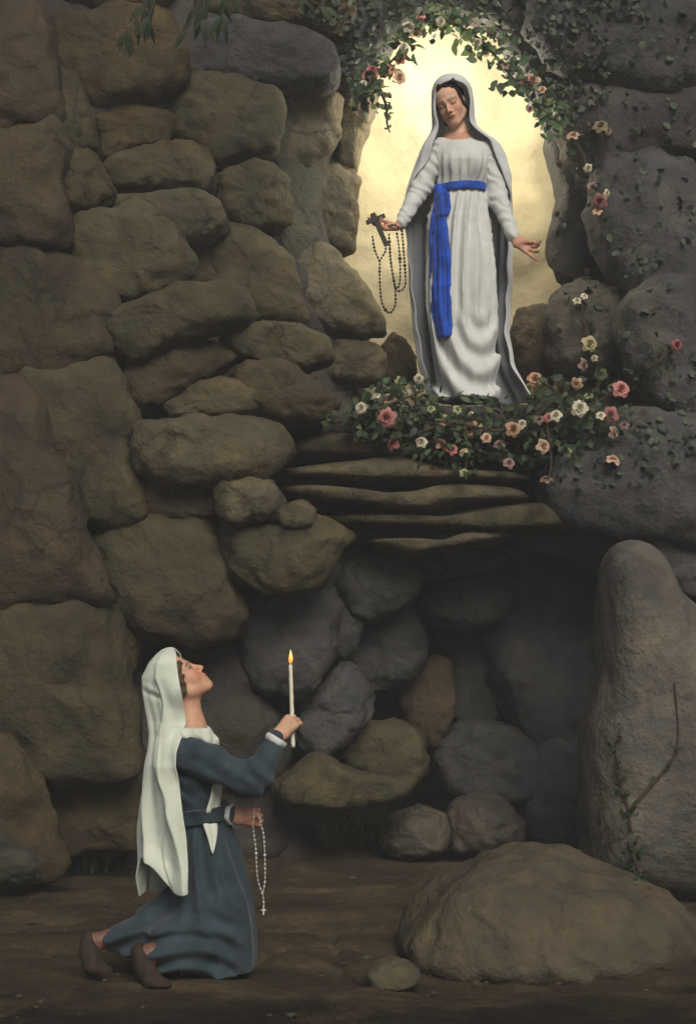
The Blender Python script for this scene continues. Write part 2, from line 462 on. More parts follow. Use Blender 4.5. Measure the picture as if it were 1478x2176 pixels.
OCH, BRN, RED, OLV, GRY, LTG = (.074, .052, .022), (.062, .046, .023), (.064, .044, .025), (.066, .053, .027), (.051, .049, .048), (.082, .067, .039)  # GRY: stone grey, cooled to carry the haze on the right
PALE = (.125, .105, .066)  # niche glow on the flank stones, put into their colour
DIM = (.048, .041, .036)
STONES = [
    # outline in photograph pixels, depth, half thickness, colour
    ([(-90, -40), (60, -20), (105, 60), (120, 150), (127, 250), (70, 275), (-90, 285)], 7.95, .34, RED),
    ([(105, 40), (220, 30), (340, 22), (368, 80), (372, 160), (330, 215), (260, 228), (190, 205), (125, 150)], 8.3, .3, OCH),
    ([(80, -90), (340, -90), (335, 18), (220, 24), (100, 32)], 8.35, .25, BRN),
    ([(128, 160), (160, 168), (187, 215), (204, 300), (190, 322), (140, 328), (130, 250)], 8.15, .2, OLV),
    ([(192, 232), (340, 240), (362, 268), (352, 308), (300, 322), (228, 352), (208, 325)], 8.35, .22, OCH),
    ([(228, 358), (300, 322), (400, 308), (442, 338), (450, 382), (430, 412), (300, 412), (240, 402)], 8.32, .3, BRN),
    ([(140, 335), (195, 328), (226, 370), (238, 412), (210, 452), (165, 462), (138, 430), (126, 380)], 8.1, .26, OCH),
    ([(-90, 285), (40, 276), (125, 262), (126, 350), (140, 430), (147, 505), (92, 530), (20, 520), (-90, 510)], 7.95, .3, BRN),
    ([(230, 428), (320, 418), (420, 415), (462, 440), (470, 480), (440, 515), (395, 528), (330, 490), (250, 468)], 8.25, .32, LTG),
    ([(175, 470), (300, 458), (382, 510), (408, 570), (370, 612), (290, 642), (230, 642), (175, 592), (156, 530)], 8.12, .34, OLV),
    ([(-90, 520), (90, 535), (160, 560), (235, 650), (245, 720), (225, 765), (60, 790), (-90, 800)], 8.0, .28, BRN),
    ([(355, 215), (420, 175), (540, 180), (592, 230), (587, 290), (560, 330), (460, 352), (428, 320), (360, 280)], 8.5, .32, OLV),
    ([(375, 60), (470, 50), (600, 60), (690, 90), (720, 160), (690, 190), (590, 190), (430, 172), (378, 150)], 8.6, .3, GRY),
    ([(340, -80), (560, -80), (700, -60), (720, 60), (600, 62), (470, 50), (370, 60), (345, 10)], 8.6, .3, BRN),
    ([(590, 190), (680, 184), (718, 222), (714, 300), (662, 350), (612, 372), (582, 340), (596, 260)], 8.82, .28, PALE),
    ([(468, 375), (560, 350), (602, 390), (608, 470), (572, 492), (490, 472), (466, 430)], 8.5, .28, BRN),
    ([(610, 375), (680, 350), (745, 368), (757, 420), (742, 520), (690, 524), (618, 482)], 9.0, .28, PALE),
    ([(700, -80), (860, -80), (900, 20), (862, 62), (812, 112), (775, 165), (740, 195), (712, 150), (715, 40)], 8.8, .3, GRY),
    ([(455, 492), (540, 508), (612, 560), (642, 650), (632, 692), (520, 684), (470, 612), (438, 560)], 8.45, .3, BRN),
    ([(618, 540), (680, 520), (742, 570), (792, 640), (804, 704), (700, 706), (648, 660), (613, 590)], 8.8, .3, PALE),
    ([(385, 530), (440, 515), (462, 590), (500, 612), (430, 612), (385, 615)], 8.4, .2, BRN),
    ([(228, 672), (330, 640), (430, 611), (500, 613), (525, 650), (522, 687), (480, 702), (380, 732), (300, 772), (240, 722)], 8.05, .36, OLV),
    ([(275, 772), (380, 738), (470, 742), (500, 766), (400, 832), (300, 874), (262, 832)], 8.15, .3, BRN),
    ([(490, 712), (560, 688), (660, 704), (692, 730), (692, 770), (620, 792), (540, 782), (488, 742)], 8.2, .34, OLV),
    ([(690, 760), (720, 730), (790, 735), (815, 770), (800, 815), (720, 815), (690, 800)], 8.82, .24, LTG),
    ([(800, 760), (835, 715), (870, 740), (880, 800), (820, 815)], 9.0, .2, BRN),
    ([(500, 792), (560, 764), (650, 800), (702, 840), (704, 872), (650, 902), (580, 892), (518, 842)], 8.15, .32, BRN),
    ([(398, 832), (470, 808), (537, 830), (548, 872), (480, 892), (390, 892), (356, 872)], 8.1, .25, OLV),
    ([(288, 902), (400, 898), (520, 888), (592, 910), (608, 950), (600, 990), (560, 1012), (440, 1022), (330, 1012), (286, 960)], 7.95, .36, LTG),
    ([(50, 792), (140, 775), (232, 772), (272, 860), (290, 960), (304, 1084), (200, 1102), (120, 1002), (68, 880)], 8.0, .3, OLV),
    ([(-90, 830), (60, 850), (110, 940), (162, 1080), (217, 1230), (226, 1262), (60, 1268), (-90, 1264)], 7.75, .3, RED),
    ([(-90, 1262), (80, 1258), (190, 1264), (228, 1320), (257, 1420), (277, 1540), (272, 1642), (100, 1655), (30, 1580), (-90, 1560)], 7.85, .34, OLV),
    ([(-90, 1550), (-20, 1560), (40, 1592), (100, 1702), (122, 1782), (110, 1850), (-90, 1860)], 7.7, .3, OCH),
    ([(240, 1112), (330, 1098), (440, 1110), (482, 1200), (508, 1270), (502, 1335), (420, 1372), (300, 1345), (240, 1282), (208, 1182)], 8.1, .33, BRN),
    ([(160, 1090), (300, 1085), (330, 1100), (240, 1112), (205, 1180)], 8.2, .2, RED),
    ([(292, 1022), (440, 1024), (474, 1040), (470, 1095), (330, 1100), (292, 1072)], 8.1, .28, BRN),
    ([(465, 1030), (500, 1018), (545, 1008), (580, 1032), (596, 1082), (560, 1108), (480, 1112)], 7.95, .3, LTG),
    ([(588, 1092), (615, 1070), (648, 1068), (668, 1092), (664, 1118), (610, 1124)], 7.95, .2, LTG),
    ([(488, 1120), (590, 1106), (680, 1108), (742, 1138), (722, 1172), (650, 1244), (540, 1252), (492, 1192)], 8.05, .32, OLV),
    ([(516, 1272), (600, 1248), (702, 1264), (708, 1360), (682, 1432), (620, 1474), (540, 1444), (508, 1350)], 8.4, .3, GRY),
    ([(225, 1290), (300, 1345), (290, 1410), (262, 1420), (235, 1345)], 8.15, .2, OCH),
    ([(290, 1380), (430, 1365), (520, 1390), (545, 1480), (600, 1560), (570, 1660), (450, 1660), (300, 1560)], 8.5, .34, DIM),
    ([(105, 1655), (200, 1640), (282, 1645), (300, 1740), (290, 1800), (210, 1815), (130, 1815), (108, 1740)], 8.15, .32, BRN),
    ([(280, 1560), (440, 1660), (560, 1670), (590, 1780), (480, 1830), (300, 1825), (270, 1700)], 8.65, .3, DIM),
    # inside the hollow
    ([(735, 1180), (800, 1168), (862, 1190), (893, 1240), (842, 1302), (760, 1312), (712, 1250)], 8.58, .36, GRY),
    ([(888, 1272), (960, 1228), (1062, 1218), (1072, 1290), (1000, 1334), (920, 1314)], 8.98, .36, GRY),
    ([(736, 1382), (800, 1308), (862, 1300), (904, 1380), (860, 1452), (770, 1462)], 8.88, .36, GRY),
    ([(640, 1500), (690, 1450), (742, 1418), (782, 1480), (762, 1542), (692, 1602), (638, 1572)], 8.58, .34, GRY),
    ([(720, 1602), (780, 1542), (872, 1548), (904, 1602), (882, 1662), (800, 1668)], 8.78, .33, OLV),
    ([(598, 1664), (650, 1625), (692, 1608), (762, 1640), (862, 1650), (850, 1694), (720, 1714), (620, 1706)], 8.38, .34, OLV),
    ([(862, 1440), (940, 1408), (964, 1500), (932, 1584), (868, 1542)], 9.08, .3, RED),
    ([(945, 1562), (1050, 1538), (1135, 1600), (1124, 1690), (980, 1700), (936, 1642)], 9.08, .34, GRY),
    ([(905, 1330), (1000, 1336), (1050, 1380), (1070, 1500), (1000, 1545), (950, 1500), (940, 1400)], 9.38, .3, GRY),
    ([(1060, 1252), (1130, 1188), (1250, 1200), (1300, 1300), (1290, 1420), (1262, 1560), (1150, 1604), (1072, 1500), (1042, 1380)], 9.18, .4, GRY),
    ([(1130, 1600), (1260, 1560), (1330, 1640), (1300, 1780), (1150, 1790), (1110, 1700)], 9.08, .3, GRY),
    ([(620, 1240), (720, 1180), (735, 1250), (770, 1320), (730, 1400), (705, 1360), (702, 1262)], 8.58, .24, GRY),
    ([(860, 1180), (960, 1170), (1060, 1180), (1060, 1215), (960, 1225), (895, 1240)], 8.78, .3, GRY),
    # niche flank and the grey bank to the right
    ([(1092, 680), (1130, 655), (1172, 668), (1180, 770), (1150, 800), (1100, 790)], 9.08, .24, RED),
    ([(1170, 640), (1260, 600), (1340, 650), (1350, 760), (1250, 800), (1175, 780)], 8.75, .3, DIM),
    ([(1160, 300), (1230, 320), (1290, 420), (1270, 560), (1200, 600), (1165, 520), (1185, 420)], 9.0, .3, GRY),
    ([(1270, 380), (1400, 340), (1500, 400), (1560, 560), (1440, 640), (1300, 580)], 8.6, .36, GRY),
    ([(1150, -60), (1300, -80), (1560, -60), (1560, 150), (1420, 200), (1260, 180), (1160, 100)], 8.6, .36, GRY),
    ([(1190, 190), (1300, 190), (1420, 205), (1560, 180), (1560, 350), (1400, 340), (1260, 370), (1200, 290)], 8.65, .34, DIM),
    ([(850, -90), (1040, -90), (1160, -60), (1150, 70), (1075, 75), (1020, 52), (940, 36), (880, 42), (850, 20)], 8.82, .3, DIM),
    ([(1055, 30), (1110, 20), (1170, 60), (1200, 200), (1195, 290), (1160, 270), (1130, 205), (1085, 130)], 8.85, .3, GRY),
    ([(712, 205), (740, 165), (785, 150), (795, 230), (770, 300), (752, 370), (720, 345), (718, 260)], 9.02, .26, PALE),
    ([(1340, 640), (1560, 600), (1560, 860), (1420, 880), (1340, 780)], 8.45, .34, GRY),
    ([(1180, 990), (1300, 900), (1440, 890), (1560, 900), (1560, 1120), (1400, 1150), (1250, 1120), (1170, 1060)], 8.2, .36, GRY),
    ([(1120, 1080), (1250, 1110), (1300, 1150), (1290, 1200), (1180, 1190), (1100, 1150)], 8.6, .3, GRY),
    ([(1380, 1130), (1560, 1110), (1560, 1300), (1440, 1260), (1370, 1190)], 8.3, .3, GRY),
]
SLABS = [
    ([(590, 915), (640, 898), (760, 884), (900, 877), (1100, 875), (1300, 878), (1400, 884), (1440, 945), (1300, 985), (1120, 985), (900, 960), (700, 955), (610, 948)], 8.75, .60, DIM),
    ([(600, 950), (700, 925), (900, 950), (1100, 975), (1180, 990), (1100, 1004), (900, 988), (640, 978)], 8.48, .36, OLV),
    ([(572, 1008), (640, 996), (720, 986), (830, 974), (900, 990), (1000, 1008), (1100, 1010), (1100, 1030), (800, 1032), (620, 1024)], 8.36, .36, LTG),
    ([(588, 1044), (640, 1034), (760, 1052), (880, 1048), (960, 1032), (1090, 1040), (1120, 1064), (1000, 1078), (900, 1098), (760, 1084), (640, 1068)], 8.36, .36, LTG),
    ([(668, 1102), (780, 1096), (900, 1104), (1050, 1078), (1240, 1072), (1260, 1120), (1080, 1136), (900, 1130), (720, 1122)], 8.44, .36, OLV),
    ([(770, 1152), (860, 1146), (940, 1150), (1000, 1130), (1080, 1136), (1040, 1158), (940, 1172), (850, 1186)], 8.46, .36, LTG),
]
SURF = []
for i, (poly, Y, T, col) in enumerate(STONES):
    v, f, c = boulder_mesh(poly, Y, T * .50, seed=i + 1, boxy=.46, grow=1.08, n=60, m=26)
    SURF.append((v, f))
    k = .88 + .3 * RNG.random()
    if c.x < -1.15: k *= .78                                     # light falling off at this end, put into the stone colour
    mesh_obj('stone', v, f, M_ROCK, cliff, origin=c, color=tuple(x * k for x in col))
for i, (poly, Y, T, col) in enumerate(SLABS):
    v, f, c = boulder_mesh(poly, Y, T, n=72, m=18, rough=.28, grow=1.0, seed=i + 101, boxy=.45)
    SURF.append((v, f))
    mesh_obj('ledge_slab', v, f, M_ROCK, cliff, origin=c, color=col)

# pale limestone lining of the niche: a concave shell
def build_niche():
    verts, faces = [], []
    nu, nv = 72, 80
    cx, cz = .645, 3.42
    for j in range(nv + 1):
        for i in range(nu + 1):
            u = -1 + 2 * i / nu
            w = -1 + 2 * j / nv
            # disc -> bowl
            x, z = u * math.sqrt(1 - w * w / 2), w * math.sqrt(1 - u * u / 2)
            r = min(1, math.hypot(x, z))
            X = cx + x * .92
            Z = cz + z * 1.48
            Yd = 9.46 - .42 * r ** 3.0
            Yd -= .09 * fbm((X, 1.3, Z), 2.0, 3) + .012 * fbm((X, 7.7, Z), 8, 3)
            vv = noise.voronoi(Vector((X * 2.4, 3.1, Z * 2.8)))[0]
            Yd -= .04 * (min(vv[1] - vv[0], .6))
            verts.append((X, Yd, Z))
    for j in range(nv):
        for i in range(nu):
            a = j * (nu + 1) + i
            faces.append((a, a + 1, a + nu + 2, a + nu + 1))
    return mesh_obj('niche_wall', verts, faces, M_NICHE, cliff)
build_niche()

# ---------------------------------------------------------------- loose rocks and the standing stone
def rock_thing(name, poly, Y, T, col, label, cat, lean=0.0, rough=1.0, n=64, m=30, seed=0, boxy=.6, group=None):
    v, f, c = boulder_mesh(poly, Y, T, n=n, m=m, rough=rough, grow=1.0, lean=lean, seed=seed, boxy=boxy)
    SURF.append((v, f))
    o = mesh_obj(name, v, f, M_ROCK, None, origin=Vector((c.x, c.y, min(p.z for p in v))), color=col)
    return tag(o, label, cat, group)

rock_thing('boulder', [(848, 2010), (870, 1950), (930, 1880), (1010, 1840), (1100, 1815), (1200, 1822), (1290, 1845), (1370, 1880), (1430, 1915), (1470, 1960), (1440, 2040), (1300, 2075), (1100, 2080), (930, 2065), (870, 2050)],
           6.35, .42, (.076, .060, .037), 'broad low boulder with a humped top in front of the standing stone', 'boulder', lean=.35, seed=201, n=110, m=50, rough=.8)
rock_thing('boulder', [(772, 2068), (800, 2042), (842, 2036), (880, 2052), (890, 2078), (860, 2096), (795, 2096)], 5.85, .09, (.066, .057, .034),
           'small flat pale rock half sunk in the earth beside the broad boulder', 'rock', seed=202, lean=.3)
rock_thing('boulder', [(806, 1775), (830, 1735), (890, 1718), (945, 1730), (958, 1770), (945, 1808), (870, 1818), (815, 1806)], 8.75, .22, (.074, .062, .046),
           'rounded brown rock on the cave floor touching a wider rock', 'rock', seed=203)
rock_thing('boulder', [(944, 1750), (965, 1702), (1030, 1690), (1085, 1710), (1114, 1758), (1095, 1796), (1010, 1806), (955, 1800)], 8.8, .26, (.072, .058, .046),
           'wide reddish grey rock on the cave floor with flattish top', 'rock', seed=204)
rock_thing('boulder', [(-100, 1745), (0, 1738), (45, 1752), (60, 1775), (100, 1800), (108, 1845), (85, 1868), (0, 1876), (-100, 1876)], 7.75, .3, (.052, .052, .036),
           'mossy green grey boulder at the foot of the cliff near the kneeling girl', 'boulder', seed=205)
pillar = rock_thing('standing_stone', [(1236, 1835), (1240, 1700), (1238, 1560), (1262, 1450), (1264, 1370), (1272, 1280), (1285, 1200), (1320, 1160), (1365, 1155), (1400, 1185), (1440, 1260), (1500, 1300), (1620, 1340), (1680, 1500), (1690, 1700), (1680, 1885), (1500, 1905), (1370, 1900), (1250, 1870)],
           7.75, .42, (.112, .100, .080), 'tall pale upright stone pillar with rounded top and a vine on it', 'standing stone', seed=206, n=110, m=44, rough=.26, boxy=.5)

# ---------------------------------------------------------------- the radiance in the niche
def glow(name, loc, energy, radius, col):
    d = bpy.data.lights.new(name, 'POINT')
    d.energy = energy
    d.shadow_soft_size = radius
    d.color = col
    o = bpy.data.objects.new(name, d)
    o.location = loc
    C.objects.link(o)
    return o
glow('niche_glow', at(968, 215, 8.88), 38, .07, (1.0, .93, .76))
glow('niche_glow', at(985, 370, 8.92), 3.0, .08, (1.0, .82, .46))

# ---------------------------------------------------------------- sculpting by distance fields
def vnoise(X, Y, Z, s, seed=0):
    """smooth value noise in -1..1 on arrays"""
    x, y, z = X * s + seed * 7.31, Y * s + seed * 3.17, Z * s + seed * 5.71
    xi, yi, zi = np.floor(x), np.floor(y), np.floor(z)
    fx, fy, fz = x - xi, y - yi, z - zi
    fx, fy, fz = fx * fx * (3 - 2 * fx), fy * fy * (3 - 2 * fy), fz * fz * (3 - 2 * fz)
    def h(a, b, c):
        v = np.sin(a * 127.1 + b * 311.7 + c * 74.7) * 43758.5453
        return (v - np.floor(v)) * 2 - 1
    r = 0
    for dx in (0, 1):
        for dy in (0, 1):
            for dz in (0, 1):
                w = (fx if dx else 1 - fx) * (fy if dy else 1 - fy) * (fz if dz else 1 - fz)
                r = r + w * h(xi + dx, yi + dy, zi + dz)
    return r

class Field:
    def __init__(self, lo, hi, h):
        self.lo, self.h = np.array(lo, float), h
        self.n = np.ceil((np.array(hi, float) - self.lo) / h).astype(int) + 1
        self.d = np.full(self.n, .3, np.float32)

    def region(self, lo, hi):
        a = np.maximum(0, np.floor((np.array(lo) - self.lo) / self.h).astype(int))
        b = np.minimum(self.n, np.ceil((np.array(hi) - self.lo) / self.h).astype(int) + 1)
        if (b <= a).any():
            return None, None
        sl = tuple(slice(a[k], b[k]) for k in range(3))
        ax = [self.lo[k] + self.h * np.arange(a[k], b[k]) for k in range(3)]
        return sl, np.meshgrid(*ax, indexing='ij', sparse=True)

    def put(self, f, lo, hi, k=.01, sub=False):
        pad = max(k, .012) * 1.5
        sl, P = self.region(np.array(lo) - pad, np.array(hi) + pad)
        if sl is None:
            return
        b = f(*P)
        a = self.d[sl]
        if sub:
            t = np.clip(.5 - .5 * (a + b) / k, 0, 1)
            self.d[sl] = a * (1 - t) - b * t + k * t * (1 - t)
        else:
            t = np.clip(.5 + .5 * (a - b) / k, 0, 1)
            self.d[sl] = a * (1 - t) + b * t - k * t * (1 - t)

    def cone(self, a, b, ra, rb, k=.01, sub=False):
        a, b = np.array(a, float), np.array(b, float)
        ba = b - a
        L2 = max(1e-12, ba @ ba)
        def f(X, Y, Z):
            t = np.clip(((X - a[0]) * ba[0] + (Y - a[1]) * ba[1] + (Z - a[2]) * ba[2]) / L2, 0, 1)
            return np.sqrt((X - a[0] - t * ba[0]) ** 2 + (Y - a[1] - t * ba[1]) ** 2 + (Z - a[2] - t * ba[2]) ** 2) - (ra + (rb - ra) * t)
        r = max(ra, rb)
        self.put(f, np.minimum(a, b) - r, np.maximum(a, b) + r, k, sub)

    def chain(self, pts, k=.01):
        for (p, r), (q, s) in zip(pts[:-1], pts[1:]):
            self.cone(p, q, r, s, k)

    def ell(self, c, r, R=None, k=.01, sub=False):
        c, r = np.array(c, float), np.array(r, float)
        R = np.eye(3) if R is None else np.array(R)      # columns: local axes
        def f(X, Y, Z):
            x, y, z = X - c[0], Y - c[1], Z - c[2]
            l = [R[0, i] * x + R[1, i] * y + R[2, i] * z for i in range(3)]
            k0 = np.sqrt((l[0] / r[0]) ** 2 + (l[1] / r[1]) ** 2 + (l[2] / r[2]) ** 2)
            k1 = np.sqrt((l[0] / r[0] ** 2) ** 2 + (l[1] / r[1] ** 2) ** 2 + (l[2] / r[2] ** 2) ** 2)
            return k0 * (k0 - 1) / np.maximum(k1, 1e-6)
        m = r.max()
        self.put(f, c - m, c + m, k, sub)

    def floor(self, z):
        Z = (self.lo[2] + self.h * np.arange(self.n[2]))[None, None, :]
        self.d = np.maximum(self.d, (z - Z).astype(np.float32))

    def displace(self, fn, band=.05):
        """add fn(X, Y, Z) to the distance near the surface"""
        idx = np.where(np.abs(self.d) < band)
        X, Y, Z = (self.lo[k] + self.h * idx[k] for k in range(3))
        self.d[idx] += fn(X, Y, Z).astype(np.float32)

    def mesh(self):
        d = self.d
        d[0], d[-1] = .1, .1
        d[:, 0], d[:, -1] = .1, .1
        d[:, :, 0], d[:, :, -1] = .1, .1
        s = d < 0
        cnt = np.zeros(np.array(d.shape) - 1, np.int8)
        for i in (0, 1):
            for j in (0, 1):
                for k in (0, 1):
                    cnt += s[i:d.shape[0] - 1 + i, j:d.shape[1] - 1 + j, k:d.shape[2] - 1 + k]
        cells = np.argwhere((cnt > 0) & (cnt < 8))
        ids = np.full(cnt.shape, -1, np.int64)
        ids[tuple(cells.T)] = np.arange(len(cells))
        corners = np.array([(i, j, k) for i in (0, 1) for j in (0, 1) for k in (0, 1)])
        val = np.stack([d[tuple((cells + c).T)] for c in corners], 1)
        acc = np.zeros((len(cells), 3)); num = np.zeros(len(cells))
        for a in range(8):
            for b in range(a + 1, 8):
                if np.abs(corners[a] - corners[b]).sum() != 1:
                    continue
                m = (val[:, a] < 0) != (val[:, b] < 0)
                t = val[m, a] / (val[m, a] - val[m, b])
                acc[m] += corners[a] + t[:, None] * (corners[b] - corners[a])
                num[m] += 1
        verts = self.lo + self.h * (cells + acc / num[:, None])
        quads = []
        for ax in range(3):
            u, v = (ax + 1) % 3, (ax + 2) % 3
            s0 = [slice(None)] * 3; s1 = [slice(None)] * 3
            s0[ax] = slice(0, -1); s1[ax] = slice(1, None)
            e = s[tuple(s0)] != s[tuple(s1)]
            E = np.argwhere(e)
            E = E[(E[:, u] > 0) & (E[:, v] > 0) & (E[:, u] < d.shape[u] - 1) & (E[:, v] < d.shape[v] - 1)]
            inside = s[tuple(E.T)]
            def nb(du, dv):
                q = E.copy(); q[:, u] -= du; q[:, v] -= dv
                return ids[tuple(q.T)]
            Q = np.stack([nb(0, 0), nb(1, 0), nb(1, 1), nb(0, 1)], 1)
            Q[~inside] = Q[~inside][:, ::-1]
            quads.append(Q)
        Q = np.concatenate(quads)
        Q = Q[(Q >= 0).all(1)]
        return verts, Q

def relax(verts, Q, n=2, f=.5):
    E = np.concatenate([Q[:, [0, 1]], Q[:, [1, 2]], Q[:, [2, 3]], Q[:, [3, 0]]])
    for _ in range(n):
        acc = np.zeros_like(verts); c = np.zeros(len(verts))
        for a, b in ((0, 1), (1, 0)):
            np.add.at(acc, E[:, a], verts[E[:, b]]); np.add.at(c, E[:, a], 1)
        verts = verts * (1 - f) + f * acc / c[:, None]
    return verts

def field_obj(name, S, mat, parent, n=2, f=.5):
    v, q = S.mesh()
    v = relax(v, q, n, f)
    return mesh_obj(name, v, q, mat, parent), v

def vcolor(o, cols):
    a = o.data.color_attributes.new('Col', 'FLOAT_COLOR', 'POINT')
    c = np.ones((len(cols), 4), np.float32); c[:, :3] = cols
    a.data.foreach_set('color', c.ravel())

def frame(fwd, up):
    f = np.array(fwd, float); f /= np.linalg.norm(f)
    u = np.array(up, float); u -= (u @ f) * f; u /= np.linalg.norm(u)
    return np.stack([np.cross(f, u), f, u], 1)           # columns: side, forward, up

def head(S, c, R, s=1.0):
    c = np.array(c, float)
    P = lambda x, y, z: c + R @ (np.array((x, y, z)) * s)
    E = lambda x, y, z, a, b, d, k=.012, sub=False: S.ell(P(x, y, z), np.array((a, b, d)) * s, R, k * s, sub)
    K = lambda p, q, ra, rb, k=.01, sub=False: S.cone(P(*p), P(*q), ra * s, rb * s, k * s, sub)
    E(0, -.018, .032, .074, .092, .084)
    E(0, .028, -.028, .059, .058, .080, .03)
    E(0, .040, .050, .056, .043, .046, .03)
    for g in (-1, 1):
        K((g * .050, .0, -.060), (g * .016, .062, -.100), .020, .016, .03)
        E(g * .035, .056, -.032, .023, .020, .024, .025)
        K((g * .012, .083, .020), (g * .044, .070, .018), .010, .008, .016)
    E(0, .066, -.100, .021, .018, .016, .022)
    E(0, .068, -.062, .030, .024, .026, .022)
    for g in (-1, 1):
        E(g * .031, .094, .001, .019, .015, .012, .012, True)
        E(g * .031, .0705, .000, .0155, .0135, .0125, .004)
        E(g * .075, -.008, -.012, .008, .018, .030, .008)
    K((0, .083, .012), (0, .107, -.034), .0065, .0095, .012)
    for g in (-1, 1):
        E(g * .011, .095, -.038, .0078, .009, .007, .006)
    E(0, .0905, -.0605, .021, .0085, .0052, .005)
    E(0, .0895, -.0705, .0175, .0085, .0062, .005)
    K((-.02, .0985, -.0655), (.02, .0985, -.0655), .0016, .0016, .003, True)

def head_colors(v, c, R, s, base, eyes_open):
    l = (v - np.array(c)) @ R / s
    col = np.tile(np.array(base, float), (len(v), 1))
    x, y, z = l[:, 0], l[:, 1], l[:, 2]
    def blend(w, rgb):
        w = np.clip(w, 0, 1)[:, None]
        col[:] = col * (1 - w) + np.array(rgb) * w
    fr = np.clip((y - .03) / .02, 0, 1)
    ax = np.abs(x)
    g = lambda d, r: np.exp(-(d / r) ** 2)
    blend(.55 * fr * g(np.hypot(ax - .040, z + .035), .022), (.50, .16, .10))
    blend(.4 * fr * g(np.hypot(x, z + .036), .014), (.52, .19, .12))
    w = fr * (np.hypot(x / .021, (z + .0655) / .0105) < 1) * (y > .075)
    blend(.85 * w, (.36, .075, .060))
    blend(.9 * fr * (ax < .021) * g(z + .0655, .0018), (.09, .02, .015))
    brow_z = .021 + .006 * np.clip(1 - np.abs(ax - .032) / .022, 0, 1)
    blend(.85 * fr * (np.abs(ax - .032) < .022) * g(z - brow_z, .0042), (.05, .028, .016))
    de = np.hypot((ax - .031) / .0155, (z - .0005) / .0075)
    if eyes_open:
        blend(.9 * fr * (de < 1), (.22, .18, .15))
        blend(fr * (np.hypot(ax - .031, z - .002) < .0082), (.022, .014, .010))
    else:
        blend(.35 * fr * (de < 1.2), (.36, .17, .11))
    lid = .0075 * np.sqrt(np.clip(1 - ((ax - .031) / .017) ** 2, 0, 1)) * (1 if eyes_open else -1)
    blend(.9 * fr * (np.abs(ax - .031) < .017) * g(z - .0005 - lid, .0030), (.030, .015, .008))
    return col

def hand(S, W, d, n, thumb=1, s=1.0, curls=None, spread=.12, thumb_dir=None):
    """W wrist, d pointing direction, n palm normal; thumb on +/- side"""
    W = np.array(W, float)
    d = np.array(d, float); d /= np.linalg.norm(d)
    n = np.array(n, float); n -= (n @ d) * d; n /= np.linalg.norm(n)
    sd = np.cross(d, n) * thumb
    offs = (.0275, .0095, -.0090, -.0265)
    lens = (.98, 1.08, 1.02, .82)
    curls = curls or [(25, 30, 20)] * 4
    tips = []
    for o, ln, cu in zip(offs, lens, curls):
        base = W + sd * o * .55 * s + d * .008 * s
        K = W + d * (.083 - abs(o) * .25) * s + sd * o * s
        S.cone(base, K, .0150 * s, .0105 * s, .012)
        p, a = K, 0.0
        seg = (.040, .026, .021)
        rad = (.0095, .0085, .0075, .0062)
        for q in range(3):
            a += math.radians(cu[q])
            dr = math.cos(a) * d + math.sin(a) * n + sd * o / .0275 * spread
            dr /= np.linalg.norm(dr)
            e = p + dr * seg[q] * ln * s
            S.cone(p, e, rad[q] * s, rad[q + 1] * s, .0035)
            p = e
        tips.append(p)
    td = np.array(thumb_dir) if thumb_dir is not None else d * .62 + sd * .68 + n * .35
    td /= np.linalg.norm(td)
    p = W + d * .018 * s + sd * .022 * s
    q = p + td * .038 * s
    S.cone(p, q, .0145 * s, .0110 * s, .010)
    e = q + (td * .8 + d * .35) / np.linalg.norm(td * .8 + d * .35) * .030 * s
    S.cone(q, e, .0105 * s, .0090 * s, .005)
    g = e + (td * .6 + d * .5) / np.linalg.norm(td * .6 + d * .5) * .024 * s
    S.cone(e, g, .0088 * s, .0066 * s, .005)
    return tips

def table(rows):
    """rows keyed by z ascending -> interpolator of columns"""
    r = np.array(sorted(rows))
    return lambda z: [np.interp(z, r[:, 0], r[:, i]) for i in range(1, r.shape[1])]

def cloth_sheet(name, pts, mat, parent, thick=.006, mats=(), rim=0, inner=0, closed=False, subdiv=1):
    """grid of points [row][col] -> cloth with thickness"""
    nr, ncol = len(pts), len(pts[0])
    verts = [p for row in pts for p in row]
    faces = []
    for j in range(nr - 1):
        for i in range(ncol - 1 if not closed else ncol):
            a, b = j * ncol + i, j * ncol + (i + 1) % ncol
            faces.append((a, b, b + ncol, a + ncol))
    o = mesh_obj(name, verts, faces, mat, parent)
    for m in mats:
        o.data.materials.append(m)
    w = o.modifiers.new('weld', 'WELD'); w.merge_threshold = .0008
    if subdiv:
        sb = o.modifiers.new('subdivision', 'SUBSURF'); sb.levels = subdiv; sb.render_levels = subdiv
    so = o.modifiers.new('solidify', 'SOLIDIFY')
    so.thickness = thick; so.offset = 0
    so.material_offset = inner; so.material_offset_rim = rim
    return o

def tube(name, pts, rad, mat, parent, seg=8):
    """tube through points, rad a number or a list"""
    P = [Vector(p) for p in pts]
    verts, faces = [], []
    up = Vector((.13, .21, .97))
    for i, p in enumerate(P):
        t = (P[min(i + 1, len(P) - 1)] - P[max(i - 1, 0)]).normalized()
        a = t.cross(up)
        if a.length < .05: a = t.cross(Vector((1, 0, 0)))
        a.normalize(); b = t.cross(a)
        r = rad[i] if isinstance(rad, (list, tuple)) else rad
        for k in range(seg):
            th = 2 * math.pi * k / seg
            verts.append(p + a * math.cos(th) * r + b * math.sin(th) * r)
    for i in range(len(P) - 1):
        for k in range(seg):
            faces.append((i * seg + k, i * seg + (k + 1) % seg, (i + 1) * seg + (k + 1) % seg, (i + 1) * seg + k))
    faces.append(tuple(range(seg - 1, -1, -1)))
    faces.append(tuple((len(P) - 1) * seg + k for k in range(seg)))
    return mesh_obj(name, verts, faces, mat, parent)

